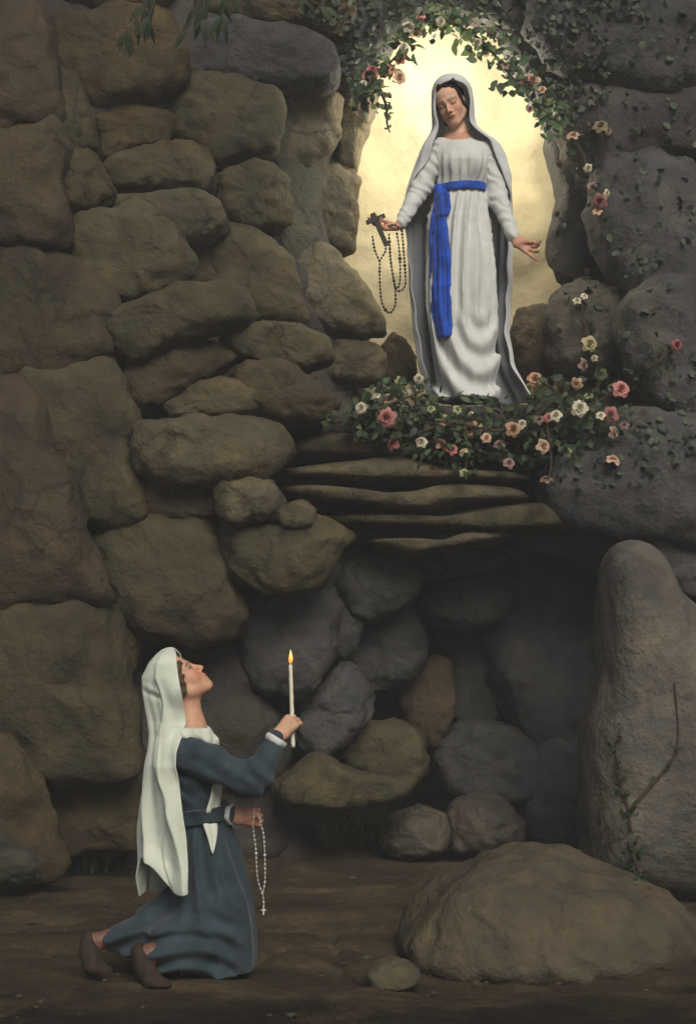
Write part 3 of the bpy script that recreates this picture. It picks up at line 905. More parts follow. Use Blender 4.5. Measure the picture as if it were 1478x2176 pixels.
def spline(pts, n):
    """open catmull-rom through 3-D points, n samples"""
    P = [Vector(p) for p in pts]
    P = [P[0] * 2 - P[1]] + P + [P[-1] * 2 - P[-2]]
    out = []
    m = len(P) - 3
    for k in range(n):
        u = k / (n - 1) * m
        i = min(int(u), m - 1); t = u - i
        p0, p1, p2, p3 = P[i:i + 4]
        out.append(.5 * ((2 * p1) + (-p0 + p2) * t + (2 * p0 - 5 * p1 + 4 * p2 - p3) * t * t + (-p0 + 3 * p1 - 3 * p2 + p3) * t ** 3))
    return out

# ---------------------------------------------------------------- the standing lady
LY = 8.44
def lp(px, py, dy=0.0):
    return at(px, py, LY + dy)

LS = F / LY                                              # pixels per metre at the lady
def lz(py): return CAMH + (HZ - py) / LS
def lx(px): return (px - CX) / LS

# dress: z -> centre x, half width, centre dy, half depth
DR = []
for py, l, r, dy, ry in [(294, 948, 1000, .0, .055), (300, 940, 1010, .0, .072), (308, 932, 1030, .0, .085), (325, 930, 1036, -.005, .105), (350, 932, 1033, -.012, .120),
                         (380, 932, 1030, -.005, .108), (402, 929, 1024, .0, .095), (425, 922, 1034, .0, .112), (470, 912, 1037, .0, .140),
                         (540, 908, 1041, -.005, .160), (620, 908, 1047, -.01, .172), (700, 913, 1053, -.01, .182), (780, 920, 1058, -.01, .195), (858, 926, 1056, -.01, .205)]:
    DR.append((lz(py), (lx(l) + lx(r)) / 2, (lx(r) - lx(l)) / 2, dy, ry))
dress_tab = table(DR)

def dress_front(x, z):
    cx, rx, dy, ry = dress_tab(z)
    q = np.clip(1 - ((x - cx) / rx) ** 2, .02, 1)
    return LY + dy - ry * np.sqrt(q)

def build_lady():
    root = empty('person', at(985, 852, LY))
    tag(root, 'standing woman in a white gown and long mantle with a blue sash, arms held out', 'person')
    # ---- body
    hc = lp(957, 221, -.035)
    fwd = np.array((-.30, -1.0, -.36)); up = np.array((-.44, -.30, 1.0))
    R = frame(fwd, up)
    S = Field((lx(765), LY - .36, lz(856)), (lx(1165), LY + .24, lz(158)), .0040)
    head(S, hc, R, .965)
    nb = lp(973, 292, .015)
    S.cone(np.array(hc) + R @ np.array((0, -.028, -.055)), nb, .044, .047, .02)
    S.cone(nb, lp(980, 330, .0), .05, .085, .05)
    S.cone(lp(945, 312, .0), lp(1022, 318, .0), .045, .045, .05)
    S.cone(lp(980, 330, .0), lp(977, 402, .0), .078, .058, .04)
    S.cone(lp(977, 402, .0), lp(978, 470, .0), .058, .075, .04)
    for px in (955, 1000):
        S.cone(lp(px, 480, .0), lp(px + 2, 640, -.02), .062, .050, .03)
        S.cone(lp(px + 2, 640, -.02), lp(px, 835, .02), .055, .032, .02)
        S.cone(lp(px, 838, .0), lp(px - 3, 842, -.09), .028, .020, .02)
    armL = [(lp(936, 316, -.0), .034), (lp(894, 400, .0), .030), (lp(848, 478, -.12), .022)]
    armR = [(lp(1032, 322, -.0), .034), (lp(1054, 412, -.01), .030), (lp(1092, 508, -.12), .022)]
    S.chain(armL, .015); S.chain(armR, .015)
    hand(S, lp(845, 482, -.125), (-1, -.25, -.12), (.06, -.45, .95), thumb=1, s=1.04,
         curls=[(18, 24, 18), (26, 34, 24), (34, 40, 26), (40, 44, 26)], thumb_dir=(-.75, -.55, .35))
    hand(S, lp(1094, 510, -.125), (.86, -.22, -.55), (-.20, -.90, .35), thumb=1, s=1.04,
         curls=[(4, 8, 6), (24, 26, 18), (34, 34, 22), (26, 30, 20)], spread=.2, thumb_dir=(.85, -.35, .25))
    body, v = field_obj('body', S, M_SKIN, root, 1, .4)
    base = (.66, .40, .27)
    col = head_colors(v, hc, R, .965, base, False)
    far = (np.linalg.norm(v - np.array(hc), axis=1) > .16)
    col[far] = np.array((.48, .25, .16))
    vcolor(body, col)
    # ---- hair: dark sides under the veil
    H = Field(np.array(hc) - .17, np.array(hc) + .17, .004)
    Pq = lambda x, y, z: np.array(hc) + R @ np.array((x, y, z))
    H.ell(Pq(0, -.020, .034), (.077, .094, .086), R, .01)
    for g in (-1, 1):
        H.chain([(Pq(g * .012, .060, .100), .014), (Pq(g * .058, .032, .058), .011), (Pq(g * .068, .000, -.03), .011), (Pq(g * .064, -.03, -.09), .012)], .015)
    H.ell(Pq(0, .088, -.015), (.066, .072, .112), R, .008, True)
    H.displace(lambda X, Y, Z: .003 * np.sin(240 * (X * .8 + Z * .15 + .01 * vnoise(X, Y, Z, 20))))
    field_obj('hair', H, M_HAIRL, root, 1)
    # ---- gown
    D = Field((lx(840), LY - .34, lz(862)), (lx(1112), LY + .28, lz(286)), .0055)
    def lathe(X, Y, Z):
        cx, rx, dy, ry = dress_tab(Z)
        x, y = (X - cx) / rx, (Y - LY - dy) / ry
        return (np.sqrt(x * x + y * y) - 1) * np.minimum(rx, ry)
    D.put(lathe, (lx(840), LY - .34, lz(857)), (lx(1112), LY + .28, lz(294)), .01)
    D.ell(lp(1006, 585, -.085), (.085, .09, .24), None, .05)                      # knee that carries the weight
    D.chain([(lp(936, 316, .0), .056), (lp(894, 400, .0), .050), (lp(852, 472, -.115), .036)], .035)
    D.chain([(lp(1032, 322, .0), .056), (lp(1054, 412, -.01), .050), (lp(1089, 500, -.115), .036)], .035)
    D.ell(lp(958, 346, -.075), (.042, .045, .05), None, .05); D.ell(lp(1010, 346, -.075), (.042, .045, .05), None, .05)
    D.ell(lp(972, 283, -.055), (.072, .09, .038), None, .01, True)                # neckline
    zw, zb = lz(402), lz(858)
    def folds(X, Y, Z):
        out = np.zeros_like(X)
        front = np.clip((LY + .05 - Y) / .06, 0, 1)
        cx, rx, dy, ry = dress_tab(Z)
        th = np.arctan2((X - cx) / rx, -(Y - LY - dy) / ry)
        core = np.abs((X - cx) / rx) < 1.06
        # bodice gathers fan out from the waist
        wb = np.clip((lz(312) - Z) / .10, 0, 1) * (Z > zw)
        out += core * np.clip((Z - zw) / -.0001 + 1, 0, 1) * 0 + core * wb * .0085 * np.clip(1.2 - (Z - zw) / .18, .2, 1) * np.sin(16 * th + 2.5 * vnoise(X, Y * 0, Z * .4, 8, 1)) * front
        # skirt: long folds, slanting to the right leg below the knee
        sk = np.clip((zw - Z) / .12, 0, 1)
        t = (zw - Z) / (zw - zb)
        ph = 9.0 * th + 2.6 * np.sin(2.4 * t + .4) + 1.3 * vnoise(X, Y * 0, Z * .5, 4, 2)
        amp = .024 * (.8 + .4 * vnoise(X, Y * 0, Z * .4, 5, 12)) * (1 - .7 * np.exp(-(((X - lx(1006)) / .07) ** 2 + ((Z - lz(570)) / .22) ** 2)))
        low = np.clip((lz(640) - Z) / .20, 0, 1)
        arm = np.zeros_like(X)
        for (a_, b_) in ((lp(894, 400, .0), lp(852, 472, -.115)), (lp(1054, 412, -.01), lp(1089, 500, -.115)), (lp(1032, 322, .0), lp(1054, 412, -.01)), (lp(936, 316, .0), lp(894, 400, .0))):
            ba = b_ - a_
            tt = np.clip(((X - a_.x) * ba.x + (Y - a_.y) * ba.y + (Z - a_.z) * ba.z) / ba.length_squared, 0, 1)
            dd = np.sqrt((X - a_.x - tt * ba.x) ** 2 + (Y - a_.y - tt * ba.y) ** 2 + (Z - a_.z - tt * ba.z) ** 2)
            arm = np.maximum(arm, np.clip((.095 - dd) / .03, 0, 1))
        sk = sk * (1 - arm)
        out += sk * (1 - .9 * low) * amp * (np.abs(np.sin(ph)) * 2 - 1.1)
        # hanging swags near the hem
        xc, zc = lx(1012), lz(640)
        q = np.sqrt(((X - xc) * 2.3) ** 2 + (Z - zc) ** 2)
        wl = np.clip((lz(665) - Z) / .10, 0, 1) * front
        out += wl * .015 * np.sin(2 * math.pi * q / .150 + 1.0 * vnoise(X, Y, Z, 5, 3))
        # sleeve wrinkles
        sl = ~core & (Z > lz(520))
        out += sl * .0030 * np.sin(110 * Z + 60 * X + 4 * vnoise(X, Y, Z, 18, 4))
        return out
    D.displace(folds, .06)
    D.displace(lambda X, Y, Z: .0012 * vnoise(X, Y, Z, 26, 5), .03)
    D.floor(lz(853))
    field_obj('gown', D, M_DRESS, root, 2)
    # neckline edge
    rim = [lp(972 + 29 * math.cos(a), 291 + 9 * math.sin(a) * (1 if math.sin(a) > 0 else .2), -.020 - .062 * math.sin(a)) for a in [math.pi * 2 * k / 40 for k in range(41)]]
    # ---- mantle
    rows = []
    T = []
    for py, l, r, dy, ry, pl, pr in [(165.5, 951, 962, -.035, .012, 0, 0), (168, 938, 976, -.035, .045, 0, 0), (174, 929, 986, -.035, .078, 0, 0), (183, 922, 993, -.035, .104, 0, 0),
                                 (190, 919, 997, -.034, .112, 8, 8), (193, 918, 999, -.033, .115, 34, 32), (202, 917, 1001, -.03, .118, 54, 48), (222, 917, 1004, -.025, .118, 62, 54),
                                 (250, 919, 1006, -.015, .118, 62, 52), (272, 921, 1010, -.005, .114, 60, 48), (288, 913, 1028, .005, .118, 56, 46), (304, 903, 1056, .01, .128, 52, 46),
                                 (330, 892, 1073, .02, .145, 52, 46), (370, 878, 1082, .03, .155, 62, 58), (410, 867, 1086, .04, .165, 78, 72), (432, 862, 1087, .05, .17, 92, 84),
                                 (470, 861, 1087, .06, .17, 98, 92), (600, 869, 1088, .06, .175, 98, 92), (700, 880, 1083, .06, .18, 98, 94), (770, 893, 1096, .06, .19, 98, 94), (820, 908, 1124, .06, .2, 98, 94), (848, 918, 1142, .06, .21, 98, 94)]:
        T.append((-py, l, r, dy, ry, pl, pr))
    tab = table(T)
    ny, nu = 96, 72
    pys = np.concatenate([165.5 + 38 * np.linspace(0, 1, 24) ** 1.5, np.linspace(206, 848, ny - 24)])
    for j, py in enumerate(pys):
        l, r, dy, ry, pl, pr = tab(-py)
        row = []
        for i in range(nu + 1):
            u = -1 + 2 * i / nu
            a = u * (math.pi - math.radians(pl if u < 0 else pr))
            tt = max(0, min(1, (py - 180) / 130))
            t2 = max(0, min(1, (py - 280) / 200))
            edge = smooth(.72, 1.0, abs(u)) * tt
            wob = (.006 * tt + .012 * t2) * math.sin(13 * a + .006 * py) + .010 * edge * math.sin(py * .085 + (1.5 if u > 0 else 0)) * (1 - .6 * t2)
            rx = (r - l) / 2 / LS
            k = 1 + wob / max(rx, .03)
            x = lx((l + r) / 2) + rx * math.sin(a) * k
            y = LY + dy + ry * math.cos(a) * k
            row.append((x, y, lz(py)))
        rows.append(row)
    cloth_sheet('mantle', rows, M_WHITE, root, .009, (M_INNERSHADE,), rim=0, inner=1, subdiv=1)
    # ---- sash
    sp = []
    for dz in (-.020, -.010, .0, .010, .020):
        row = []
        for i in range(64):
            a = 2 * math.pi * i / 64
            z = lz(404) + dz + .010 * math.cos(a) * 0 + .008 * math.sin(a)
            cx, rx, dy, ry = dress_tab(z)
            k = .014 + .005 * math.cos(dz * 110) + .002 * math.sin(9 * a + dz * 90)
            row.append((cx + (rx + k) * math.sin(a), LY + dy - (ry + k) * math.cos(a), z))
        sp.append(row)
    sash = cloth_sheet('sash', sp, M_BLUE, root, .008, closed=True)
    Kf = Field(np.array(lp(900, 740, -.32)), np.array(lp(972, 392, -.04)), .0042)
    fy = lambda px, py, off=.012: Vector((lx(px), float(dress_front(lx(px), lz(py))) - off, lz(py)))
    Kf.ell(fy(931, 408, .018), (.030, .022, .030), None, .01)
    def ribbon(pts, off, k=.006):
        for (a, b, wa, wb) in [(pts[i], pts[i + 1], pts[i][2], pts[i + 1][2]) for i in range(len(pts) - 1)]:
            for f in np.linspace(-1, 1, 5):
                pa = fy(a[0] + f * wa, a[1], off + .006 * math.cos(4 * f)); pb = fy(b[0] + f * wb, b[1], off + .006 * math.cos(4 * f))
                Kf.cone(pa, pb, .0135, .0135, k)
    ribbon([(931, 408, 5), (935, 428, 11), (936, 450, 12), (936, 468, 9)], .024)
    ribbon([(931, 410, 5), (930, 470, 10), (930, 500, 14), (931, 560, 17), (931, 620, 17), (934, 680, 15), (939, 705, 13), (940, 724, 11)], .016)
    Kf.displace(lambda X, Y, Z: .0035 * np.sin(95 * X + 14 * Z + 2.5 * vnoise(X, Y, Z, 11)), .02)
    o, _ = field_obj('sash_tail', Kf, M_BLUE, root, 2)
    return root
lady = build_lady()

# ---------------------------------------------------------------- the kneeling girl
GY = 6.0
GS = F / GY
def gp(px, py, dy=0.0):
    return at(px, py, GY + dy)
def gz(py): return CAMH + (HZ - py) / GS
def gx(px): return (px - CX) / GS

GD = []
for py, l, r, ry in [(1548, 385, 420, .060), (1560, 372, 438, .105), (1590, 360, 456, .150), (1630, 360, 469, .150), (1680, 370, 478, .135), (1722, 380, 476, .120), (1760, 372, 494, .140),
                     (1820, 364, 516, .160), (1900, 372, 532, .170), (1960, 385, 541, .175), (2010, 395, 545, .180), (2066, 402, 543, .180)]:
    GD.append((gz(py), (gx(l) + gx(r)) / 2, (gx(r) - gx(l)) / 2, ry))
gtab = table(GD)

def build_girl():
    root = empty('person', Vector((gx(440), GY, 0)))
    tag(root, 'kneeling girl in a faded blue dress and long cream head veil, face lifted upward', 'person')
    hs = .90
    hc = gp(380, 1450, 0.0)
    el, yw = math.radians(51), math.radians(8)
    fwd = np.array((math.cos(el) * math.cos(yw), math.cos(el) * math.sin(yw), math.sin(el)))
    up = np.array((-math.sin(el) * math.cos(yw), -math.sin(el) * math.sin(yw), math.cos(el)))
    R = frame(fwd, up)
    S = Field((gx(160) , GY - .42, -.02), (gx(650), GY + .30, gz(1360)), .0042)
    head(S, hc, R, hs)
    S.cone(np.array(hc) + R @ np.array((0, -.015, -.060)), gp(403, 1556, .0), .042, .052, .025)
    S.cone(gp(403, 1556), gp(425, 1640), .06, .095, .05)
    S.cone(gp(405, 1600, -.12), gp(405, 1600, .12), .05, .05, .05)
    S.cone(gp(425, 1640), gp(433, 1725), .085, .075, .04)
    S.cone(gp(433, 1725), gp(440, 1800), .075, .085, .04)
    for sgn, ank in ((-1, gp(322, 2026, -.24)), (1, gp(232, 1996, -.04))):
        S.cone(gp(445, 1805, .05 * sgn), gp(478, 2020, .07 * sgn), .075, .05, .03)
        S.cone(gp(478, 2022, .07 * sgn), ank, .048, .034, .02)
    # feet, toes tucked under
    S.chain([(gp(322, 2026, -.24), .034), (gp(302, 2030, -.25), .028), (gp(322, 2082, -.27), .024), (gp(346, 2094, -.28), .016)], .02)
    S.chain([(gp(232, 1996, -.04), .034), (gp(196, 2000, -.06), .028), (gp(198, 2048, -.09), .024), (gp(222, 2062, -.09), .016)], .02)
    # near arm, raised
    S.chain([(gp(418, 1602, -.14), .045), (gp(540, 1662, -.20), .040), (gp(590, 1563, -.16), .025)], .015)
    hand(S, gp(592, 1562, -.16), (.66, .12, .70), (.22, 1.0, -.05), thumb=-1, s=.90,
         curls=[(58, 80, 50), (62, 82, 50), (66, 84, 50), (70, 84, 50)], spread=-.02, thumb_dir=(.30, .45, .85))
    # far arm, forward at the waist
    S.chain([(gp(415, 1605, .11), .035), (gp(425, 1715, .10), .030), (gp(492, 1732, -.05), .024)], .015)
    hand(S, gp(496, 1732, -.058), (1.0, .05, -.10), (.0, 1.0, -.20), thumb=-1, s=.96,
         curls=[(40, 62, 44), (46, 66, 46), (52, 68, 46), (56, 70, 46)], spread=.05, thumb_dir=(.9, -.10, .30))
    S.floor(.004)
    body, v = field_obj('body', S, M_SKIN, root, 1, .4)
    col = head_colors(v, hc, R, hs, (.52, .29, .185), True)
    low = v[:, 2] < gz(1680)
    col[low] = np.array((.40, .19, .12))
    foot = v[:, 2] < gz(1960)
    col[foot] = np.array((.15, .07, .045))
    vcolor(body, col)
    # ---- hair at the brow and temple
    H = Field(np.array(hc) - .15, np.array(hc) + .15, .0036)
    Pq = lambda x, y, z: np.array(hc) + R @ (np.array((x, y, z)) * hs)
    H.ell(Pq(0, -.018, .036), np.array((.080, .096, .086)) * hs, R, .01)
    for g in (-1, 1):
        H.chain([(Pq(g * .02, .060, .088), .016), (Pq(g * .055, .042, .055), .018), (Pq(g * .070, .012, .010), .016), (Pq(g * .074, -.02, -.03), .016)], .02)
    H.ell(Pq(0, .090, -.035), np.array((.068, .072, .105)) * hs, R, .008, True)
    H.displace(lambda X, Y, Z: .004 * np.sin(200 * (X * .6 + Z * .5) + 5 * vnoise(X, Y, Z, 30)) + .004 * vnoise(X, Y, Z, 60, 2))
    field_obj('hair', H, M_HAIRG, root, 1)
    # ---- dress
    D = Field((gx(205), GY - .40, -.02), (gx(610), GY + .30, gz(1535)), .0055)
    def lathe(X, Y, Z):
        cx, rx, ry = gtab(Z)
        x, y = (X - cx) / rx, (Y - GY) / ry
        return (np.sqrt(x * x + y * y) - 1) * np.minimum(rx, ry)
    D.put(lathe, (gx(345), GY - .22, 0), (gx(560), GY + .22, gz(1548)), .02)
    # skirt spread back over the calves
    D.chain([(gp(432, 1905, .06), .120), (gp(370, 1958, .03), .100), (gp(300, 1985, -.03), .070), (gp(246, 1994, -.04), .050)], .06)
    D.chain([(gp(440, 1960, -.06), .130), (gp(390, 2010, -.15), .090), (gp(345, 2018, -.22), .058)], .06)
    D.chain([(gp(300, 1990, -.03), .06), (gp(350, 2015, -.18), .06)], .05)
    # sleeves
    D.chain([(gp(408, 1604, -.125), .068), (gp(450, 1622, -.16), .064), (gp(535, 1658, -.20), .056), (gp(552, 1640, -.20), .050), (gp(585, 1573, -.165), .036)], .025)
    D.chain([(gp(412, 1606, .12), .066), (gp(430, 1712, .13), .055), (gp(486, 1731, -.05), .036)], .025)
    def folds(X, Y, Z):
        cx, rx, ry = gtab(Z)
        out = np.zeros_like(X)
        th = np.arctan2((X - cx) / rx, -(Y - GY) / ry)
        sk = np.clip((gz(1735) - Z) / .1, 0, 1)
        main = np.clip((X - gx(380)) / .06, 0, 1)
        low = np.clip((gz(1900) - Z) / .08, 0, 1)
        out += sk * main * .011 * (1 - .45 * low) * (2 * np.abs(np.sin(5.5 * th + 1.4 * vnoise(X, Y, Z, 5, 1) + 1.0)) - 1)
        # swags round the bent knees
        q = np.sqrt((X - gx(395)) ** 2 + ((Z - gz(2105)) * 1.25) ** 2)
        near = np.clip((GY - Y + .02) / .08, 0, 1) * np.clip((gx(530) - X) / .06, 0, 1)
        out += low * near * .012 * np.sin(2 * math.pi * q / .095 + 1.6 * vnoise(X, Y, Z, 5, 3))
        back = np.clip((gx(400) - X) / .08, 0, 1) * low
        out += back * .010 * np.sin(2 * math.pi * (Z - .25 * X) / .075 + 1.5 * vnoise(X, Y, Z, 8, 6))
        # elbow and bodice creases
        up_ = np.clip((Z - gz(1715)) / .05, 0, 1)
        out += up_ * .0055 * vnoise(X, Y, Z, 22, 7) + up_ * .004 * np.sin(70 * (Z + .8 * X) + 4 * vnoise(X, Y, Z, 12, 8))
        return out
    D.displace(folds, .06)
    D.floor(.006)
    field_obj('dress', D, M_NAVY, root, 2)
    # ---- belt
    rows = []
    for dz in (-.026, -.013, 0, .013, .026):
        row = []
        for i in range(56):
            a = 2 * math.pi * i / 56
            z = gz(1727) + dz + .012 * math.sin(a)
            cx, rx, ry = gtab(z)
            k = .017 + .003 * math.sin(7 * a + 60 * dz)
            row.append((cx + (rx + k) * math.sin(a), GY - (ry + k) * math.cos(a), z))
        rows.append(row)
    cloth_sheet('belt', rows, M_BELT, root, .008, closed=True)
    # ---- shoulder cloth, tucked into the belt
    W = Field(np.array(gp(340, 1640, -.30)), np.array(gp(500, 1530, .26)), .0045)
    for g in (-1, 1):
        W.chain([(gp(378, 1556, .09 * g), .020), (gp(408, 1549, .105 * g), .024), (gp(434, 1556, .100 * g), .024), (gp(452, 1576, .075 * g), .020), (gp(462, 1600, .040 * g), .015)], .012)
        W.chain([(gp(385, 1565, .125 * g), .014), (gp(415, 1562, .135 * g), .016), (gp(440, 1572, .115 * g), .014), (gp(458, 1596, .070 * g), .012)], .016)
    W.displace(lambda X, Y, Z: .003 * np.sin(120 * (X + Z) + 3 * vnoise(X, Y, Z, 20)), .02)
    fichu, _ = field_obj('shoulder_cloth', W, M_GIRLVEIL, root, 2)
    def side_y(px, py, off):
        cx, rx, ry = gtab(gz(py))
        q = max(.03, 1 - ((gx(px) - cx) / rx) ** 2)
        return Vector((gx(px), GY - ry * math.sqrt(q) - off, gz(py)))
    def patch(left, right, off=.020):
        rows = []
        for (l, r) in zip(left, right):
            rows.append([side_y(l[0] + (r[0] - l[0]) * f, l[1] + (r[1] - l[1]) * f, off + .006 * math.sin(9 * f)) for f in np.linspace(0, 1, 7)])
        return cloth_sheet('scarf_end', rows, M_GIRLVEIL, root, .006)
    patch([(457, 1660), (455, 1675), (452, 1690), (447, 1705), (444, 1718)], [(474, 1658), (474, 1675), (473, 1690), (471, 1705), (468, 1718)])
    patch([(438, 1738), (444, 1752), (450, 1768), (455, 1784), (459, 1798)], [(467, 1740), (468, 1752), (467, 1768), (464, 1784), (460, 1799)], .022)
    # ---- cuffs
    for a, b, r in ((gp(583, 1578, -.165), gp(594, 1560, -.16), .036), (gp(486, 1730, -.05), gp(496, 1731, -.058), .034)):
        d = (Vector(b) - Vector(a)).normalized()
        s1 = d.cross(Vector((0, 0, 1))).normalized(); s2 = d.cross(s1)
        rows = []
        for t, k in ((-.004, .9), (.004, 1.08), (.014, 1.10), (.020, 1.0)):
            rows.append([Vector(a) + d * t + (s1 * math.cos(q) + s2 * math.sin(q)) * r * (k + .05 * math.sin(6 * q)) for q in [2 * math.pi * i / 28 for i in range(28)]])
        cloth_sheet('cuff', rows, M_WHITE, root, .004, closed=True)
    # ---- shoes
    for pts in ([(gp(298, 2022, -.255), .034), (gp(306, 2052, -.265), .034), (gp(324, 2084, -.275), .032), (gp(352, 2096, -.285), .022)],
                [(gp(190, 1996, -.065), .034), (gp(190, 2026, -.08), .034), (gp(200, 2052, -.095), .032), (gp(228, 2064, -.095), .022)]):
        lo = np.min([np.array(p) - r for p, r in pts], 0) - .03; hi = np.max([np.array(p) + r for p, r in pts], 0) + .03
        X = Field(lo, hi, .0045)
        X.chain(pts, .02)
        a = np.array(pts[0][0]); 
        X.cone(a + np.array((.045, .0, .018)), a + np.array((.07, .0, .02)), .036, .04, .008, True)
        X.floor(.003)
        X.displace(lambda X_, Y_, Z_: .002 * vnoise(X_, Y_, Z_, 40), .02)
        field_obj('shoe', X, M_SHOE, root, 2)
    # ---- long veil
    T = []
    for py, l, e, w, A in [(1377, 358, 367, .012, 160), (1381, 346, 372, .040, 140), (1392, 332, 375, .066, 124), (1410, 317, 378, .086, 114), (1440, 302, 384, .097, 106), (1470, 303, 391, .099, 100),
                           (1500, 308, 397, .096, 97), (1530, 314, 401, .098, 94), (1560, 318, 394, .115, 92), (1590, 317, 386, .150, 88), (1620, 311, 385, .175, 86), (1700, 302, 397, .180, 84),
                           (1760, 299, 405, .180, 84), (1830, 301, 411, .180, 86), (1880, 300, 412, .175, 88), (1912, 300, 408, .170, 88)]:
        T.append((-py, l, e, w, A))
    tab = table(T)
    nv, nu = 120, 130
    rows = []
    for j in range(nv + 1):
        v_ = j / nv
        row = []
        for i in range(nu + 1):
            u = -1 + 2 * i / nu                          # +1: the edge nearest the viewer
            if u > 0:
                hem = 1812 + 62 * smooth(.25, .95, u) + 8 * math.sin(9 * u)
                hem = 1905 + (hem - 1905) * smooth(-.02, .16, u)
            else:
                hem = 1905 + 8 * math.sin(7 * u)
            py = 1377 + (hem - 1377) * (v_ ** 1.15)
            l, e, w, A = tab(-py)
            A = math.radians(A)
            a = u * A
            rf = (e - l) / GS / (1 - math.cos(A))
            t1 = max(0, min(1, (py - 1400) / 160)); t2 = max(0, min(1, (py - 1560) / 200))
            sn = math.sin(4.6 * a + 1.1 * math.sin(py * .009) + .5)
            wob = (.002 + .005 * t1 + .018 * t2) * (1 - 1.7 * abs(sn) ** .9)
            wob += .0028 * t1 * math.sin(17 * a - .012 * py)
            # the rolled front edge that wanders down the side of the head
            ed = smooth(.72, .97, abs(u))
            wob += .020 * ed * math.sin(py * .048 + .6) * max(0, min(1, (py - 1400) / 60)) * (1 - .7 * t2)
            # border turned back along the front edge
            u0 = .60 + .09 * math.sin(py * .030 + 1.0) + .16 * t2
            wob += .021 * smooth(u0 - .022, u0 + .022, abs(u)) * smooth(1378, 1395, py) * (1 - .55 * t2)
            # the hem kicks out a little
            wob += .022 * smooth(.90, 1.0, v_) * (1 if u > .2 else .4)
            x = gx(l) + rf - (rf + wob * .6) * math.cos(a)
            y = GY - (w + wob) * math.sin(a)
            z = gz(py)
            if py < 1560:                                # a crease across the back of the head
                cr = py - (1458 + 34 * abs(u))
                y += (.010 * math.exp(-(cr / 7) ** 2) - .006 * math.exp(-((cr + 12) / 7) ** 2)) * math.sin(a) * (abs(u) < u0)
            row.append((x, y, z))
        rows.append(row)
    cloth_sheet('veil', rows, M_GIRLVEIL, root, .006)
    return root
girl = build_girl()

# ---------------------------------------------------------------- candle in the girl's hand
def build_candle():
    Yc = GY - .13
    base = at(622.5, 1588, Yc); top = at(617, 1412, Yc)
    root = empty('candle', base)
    tag(root, 'thin lit white candle held upright in the raised hand of the kneeling girl', 'candle')
    n = 26
    pts = [base.lerp(top, k / n) + Vector((.0003 * math.sin(k * 1.7), .0003 * math.cos(k * 2.3), 0)) for k in range(n + 1)]
    rad = [.0080 - .0012 * k / n + .0003 * math.sin(k * 1.3) for k in range(n + 1)]
    rad[-1] = .0050
    tube('wax', pts, rad, M_WAX, root, 14)
    tube('wick', [top - Vector((0, 0, .004)), top + Vector((0, 0, .006)), top + Vector((.001, 0, .012))], .0011, M_BEADD, root, 6)
    m, nt, p = new_mat('flame')
    em = nd(nt, 'ShaderNodeEmission')
    tc = nd(nt, 'ShaderNodeTexCoord').outputs['Generated']
    sx = nd(nt, 'ShaderNodeSeparateXYZ'); nt.links.new(tc, sx.inputs[0])
    r = ramp(nt, sx.outputs[2], [(0, (.9, .16, .03)), (.35, (1, .36, .06)), (1, (1, .80, .25))])
    nt.links.new(r.outputs[0], em.inputs[0]); em.inputs[1].default_value = 2.2
    nt.links.new(em.outputs[0], nt.nodes['Material Output'].inputs[0])
    verts, faces = [], []
    prof = [(0, .0015), (.06, .0042), (.18, .0068), (.34, .0076), (.5, .0064), (.68, .0042), (.85, .0019), (1, .0002)]
    c = top + Vector((0, 0, .003))
    for t, r_ in prof:
        for k in range(12):
            a = 2 * math.pi * k / 12
            verts.append(c + Vector((r_ * math.cos(a) + .0012 * math.sin(3 * t), r_ * math.sin(a), t * .052)))
    for j in range(len(prof) - 1):
        for k in range(12):
            faces.append((j * 12 + k, j * 12 + (k + 1) % 12, (j + 1) * 12 + (k + 1) % 12, (j + 1) * 12 + k))
    mesh_obj('flame', verts, faces, m, root)
    glow('candle_light', c + Vector((0, 0, .075)), .35, .01, (1, .62, .25))
build_candle()

# ---------------------------------------------------------------- rosaries
def bead_mesh(name, mat, seg=10, rings=7):
    verts, faces = [(0, 0, 1)], []
    for j in range(1, rings):
        ph = math.pi * j / rings
        for k in range(seg):
            a = 2 * math.pi * k / seg
            verts.append((math.sin(ph) * math.cos(a), math.sin(ph) * math.sin(a), math.cos(ph) * .92))
    verts.append((0, 0, -1))
    for k in range(seg):
        faces.append((0, 1 + k, 1 + (k + 1) % seg))
        for j in range(rings - 2):
            a = 1 + j * seg
            faces.append((a + k, a + seg + k, a + seg + (k + 1) % seg, a + (k + 1) % seg))
        a = 1 + (rings - 2) * seg
        faces.append((a + k, len(verts) - 1, a + (k + 1) % seg))
    me = bpy.data.meshes.new(name)
    me.from_pydata(verts, [], faces)
    me.polygons.foreach_set('use_smooth', [True] * len(me.polygons))
    me.materials.append(mat)
    return me

def arclen(pts, step):
    out, acc = [pts[0]], 0
    for a, b in zip(pts[:-1], pts[1:]):
        L = (b - a).length
        while acc + L >= step:
            f = (step - acc) / L
            a = a.lerp(b, f); L = (b - a).length; acc = 0
            out.append(a.copy())
        acc += L
    return out

def string_of_beads(root, path, me, r, step, mat, jitter=.0):
    sp = spline(path, len(path) * 14)
    tube('cord', sp, r * .28, mat, root, 6)
    for i, p in enumerate(arclen(sp, step)):
        k = r * (1.35 if i % 11 == 10 else 1) * (1 + jitter * (RNG.random() - .5))
        place('bead', me, Matrix.Translation(p) @ Matrix.Scale(k, 4), root)

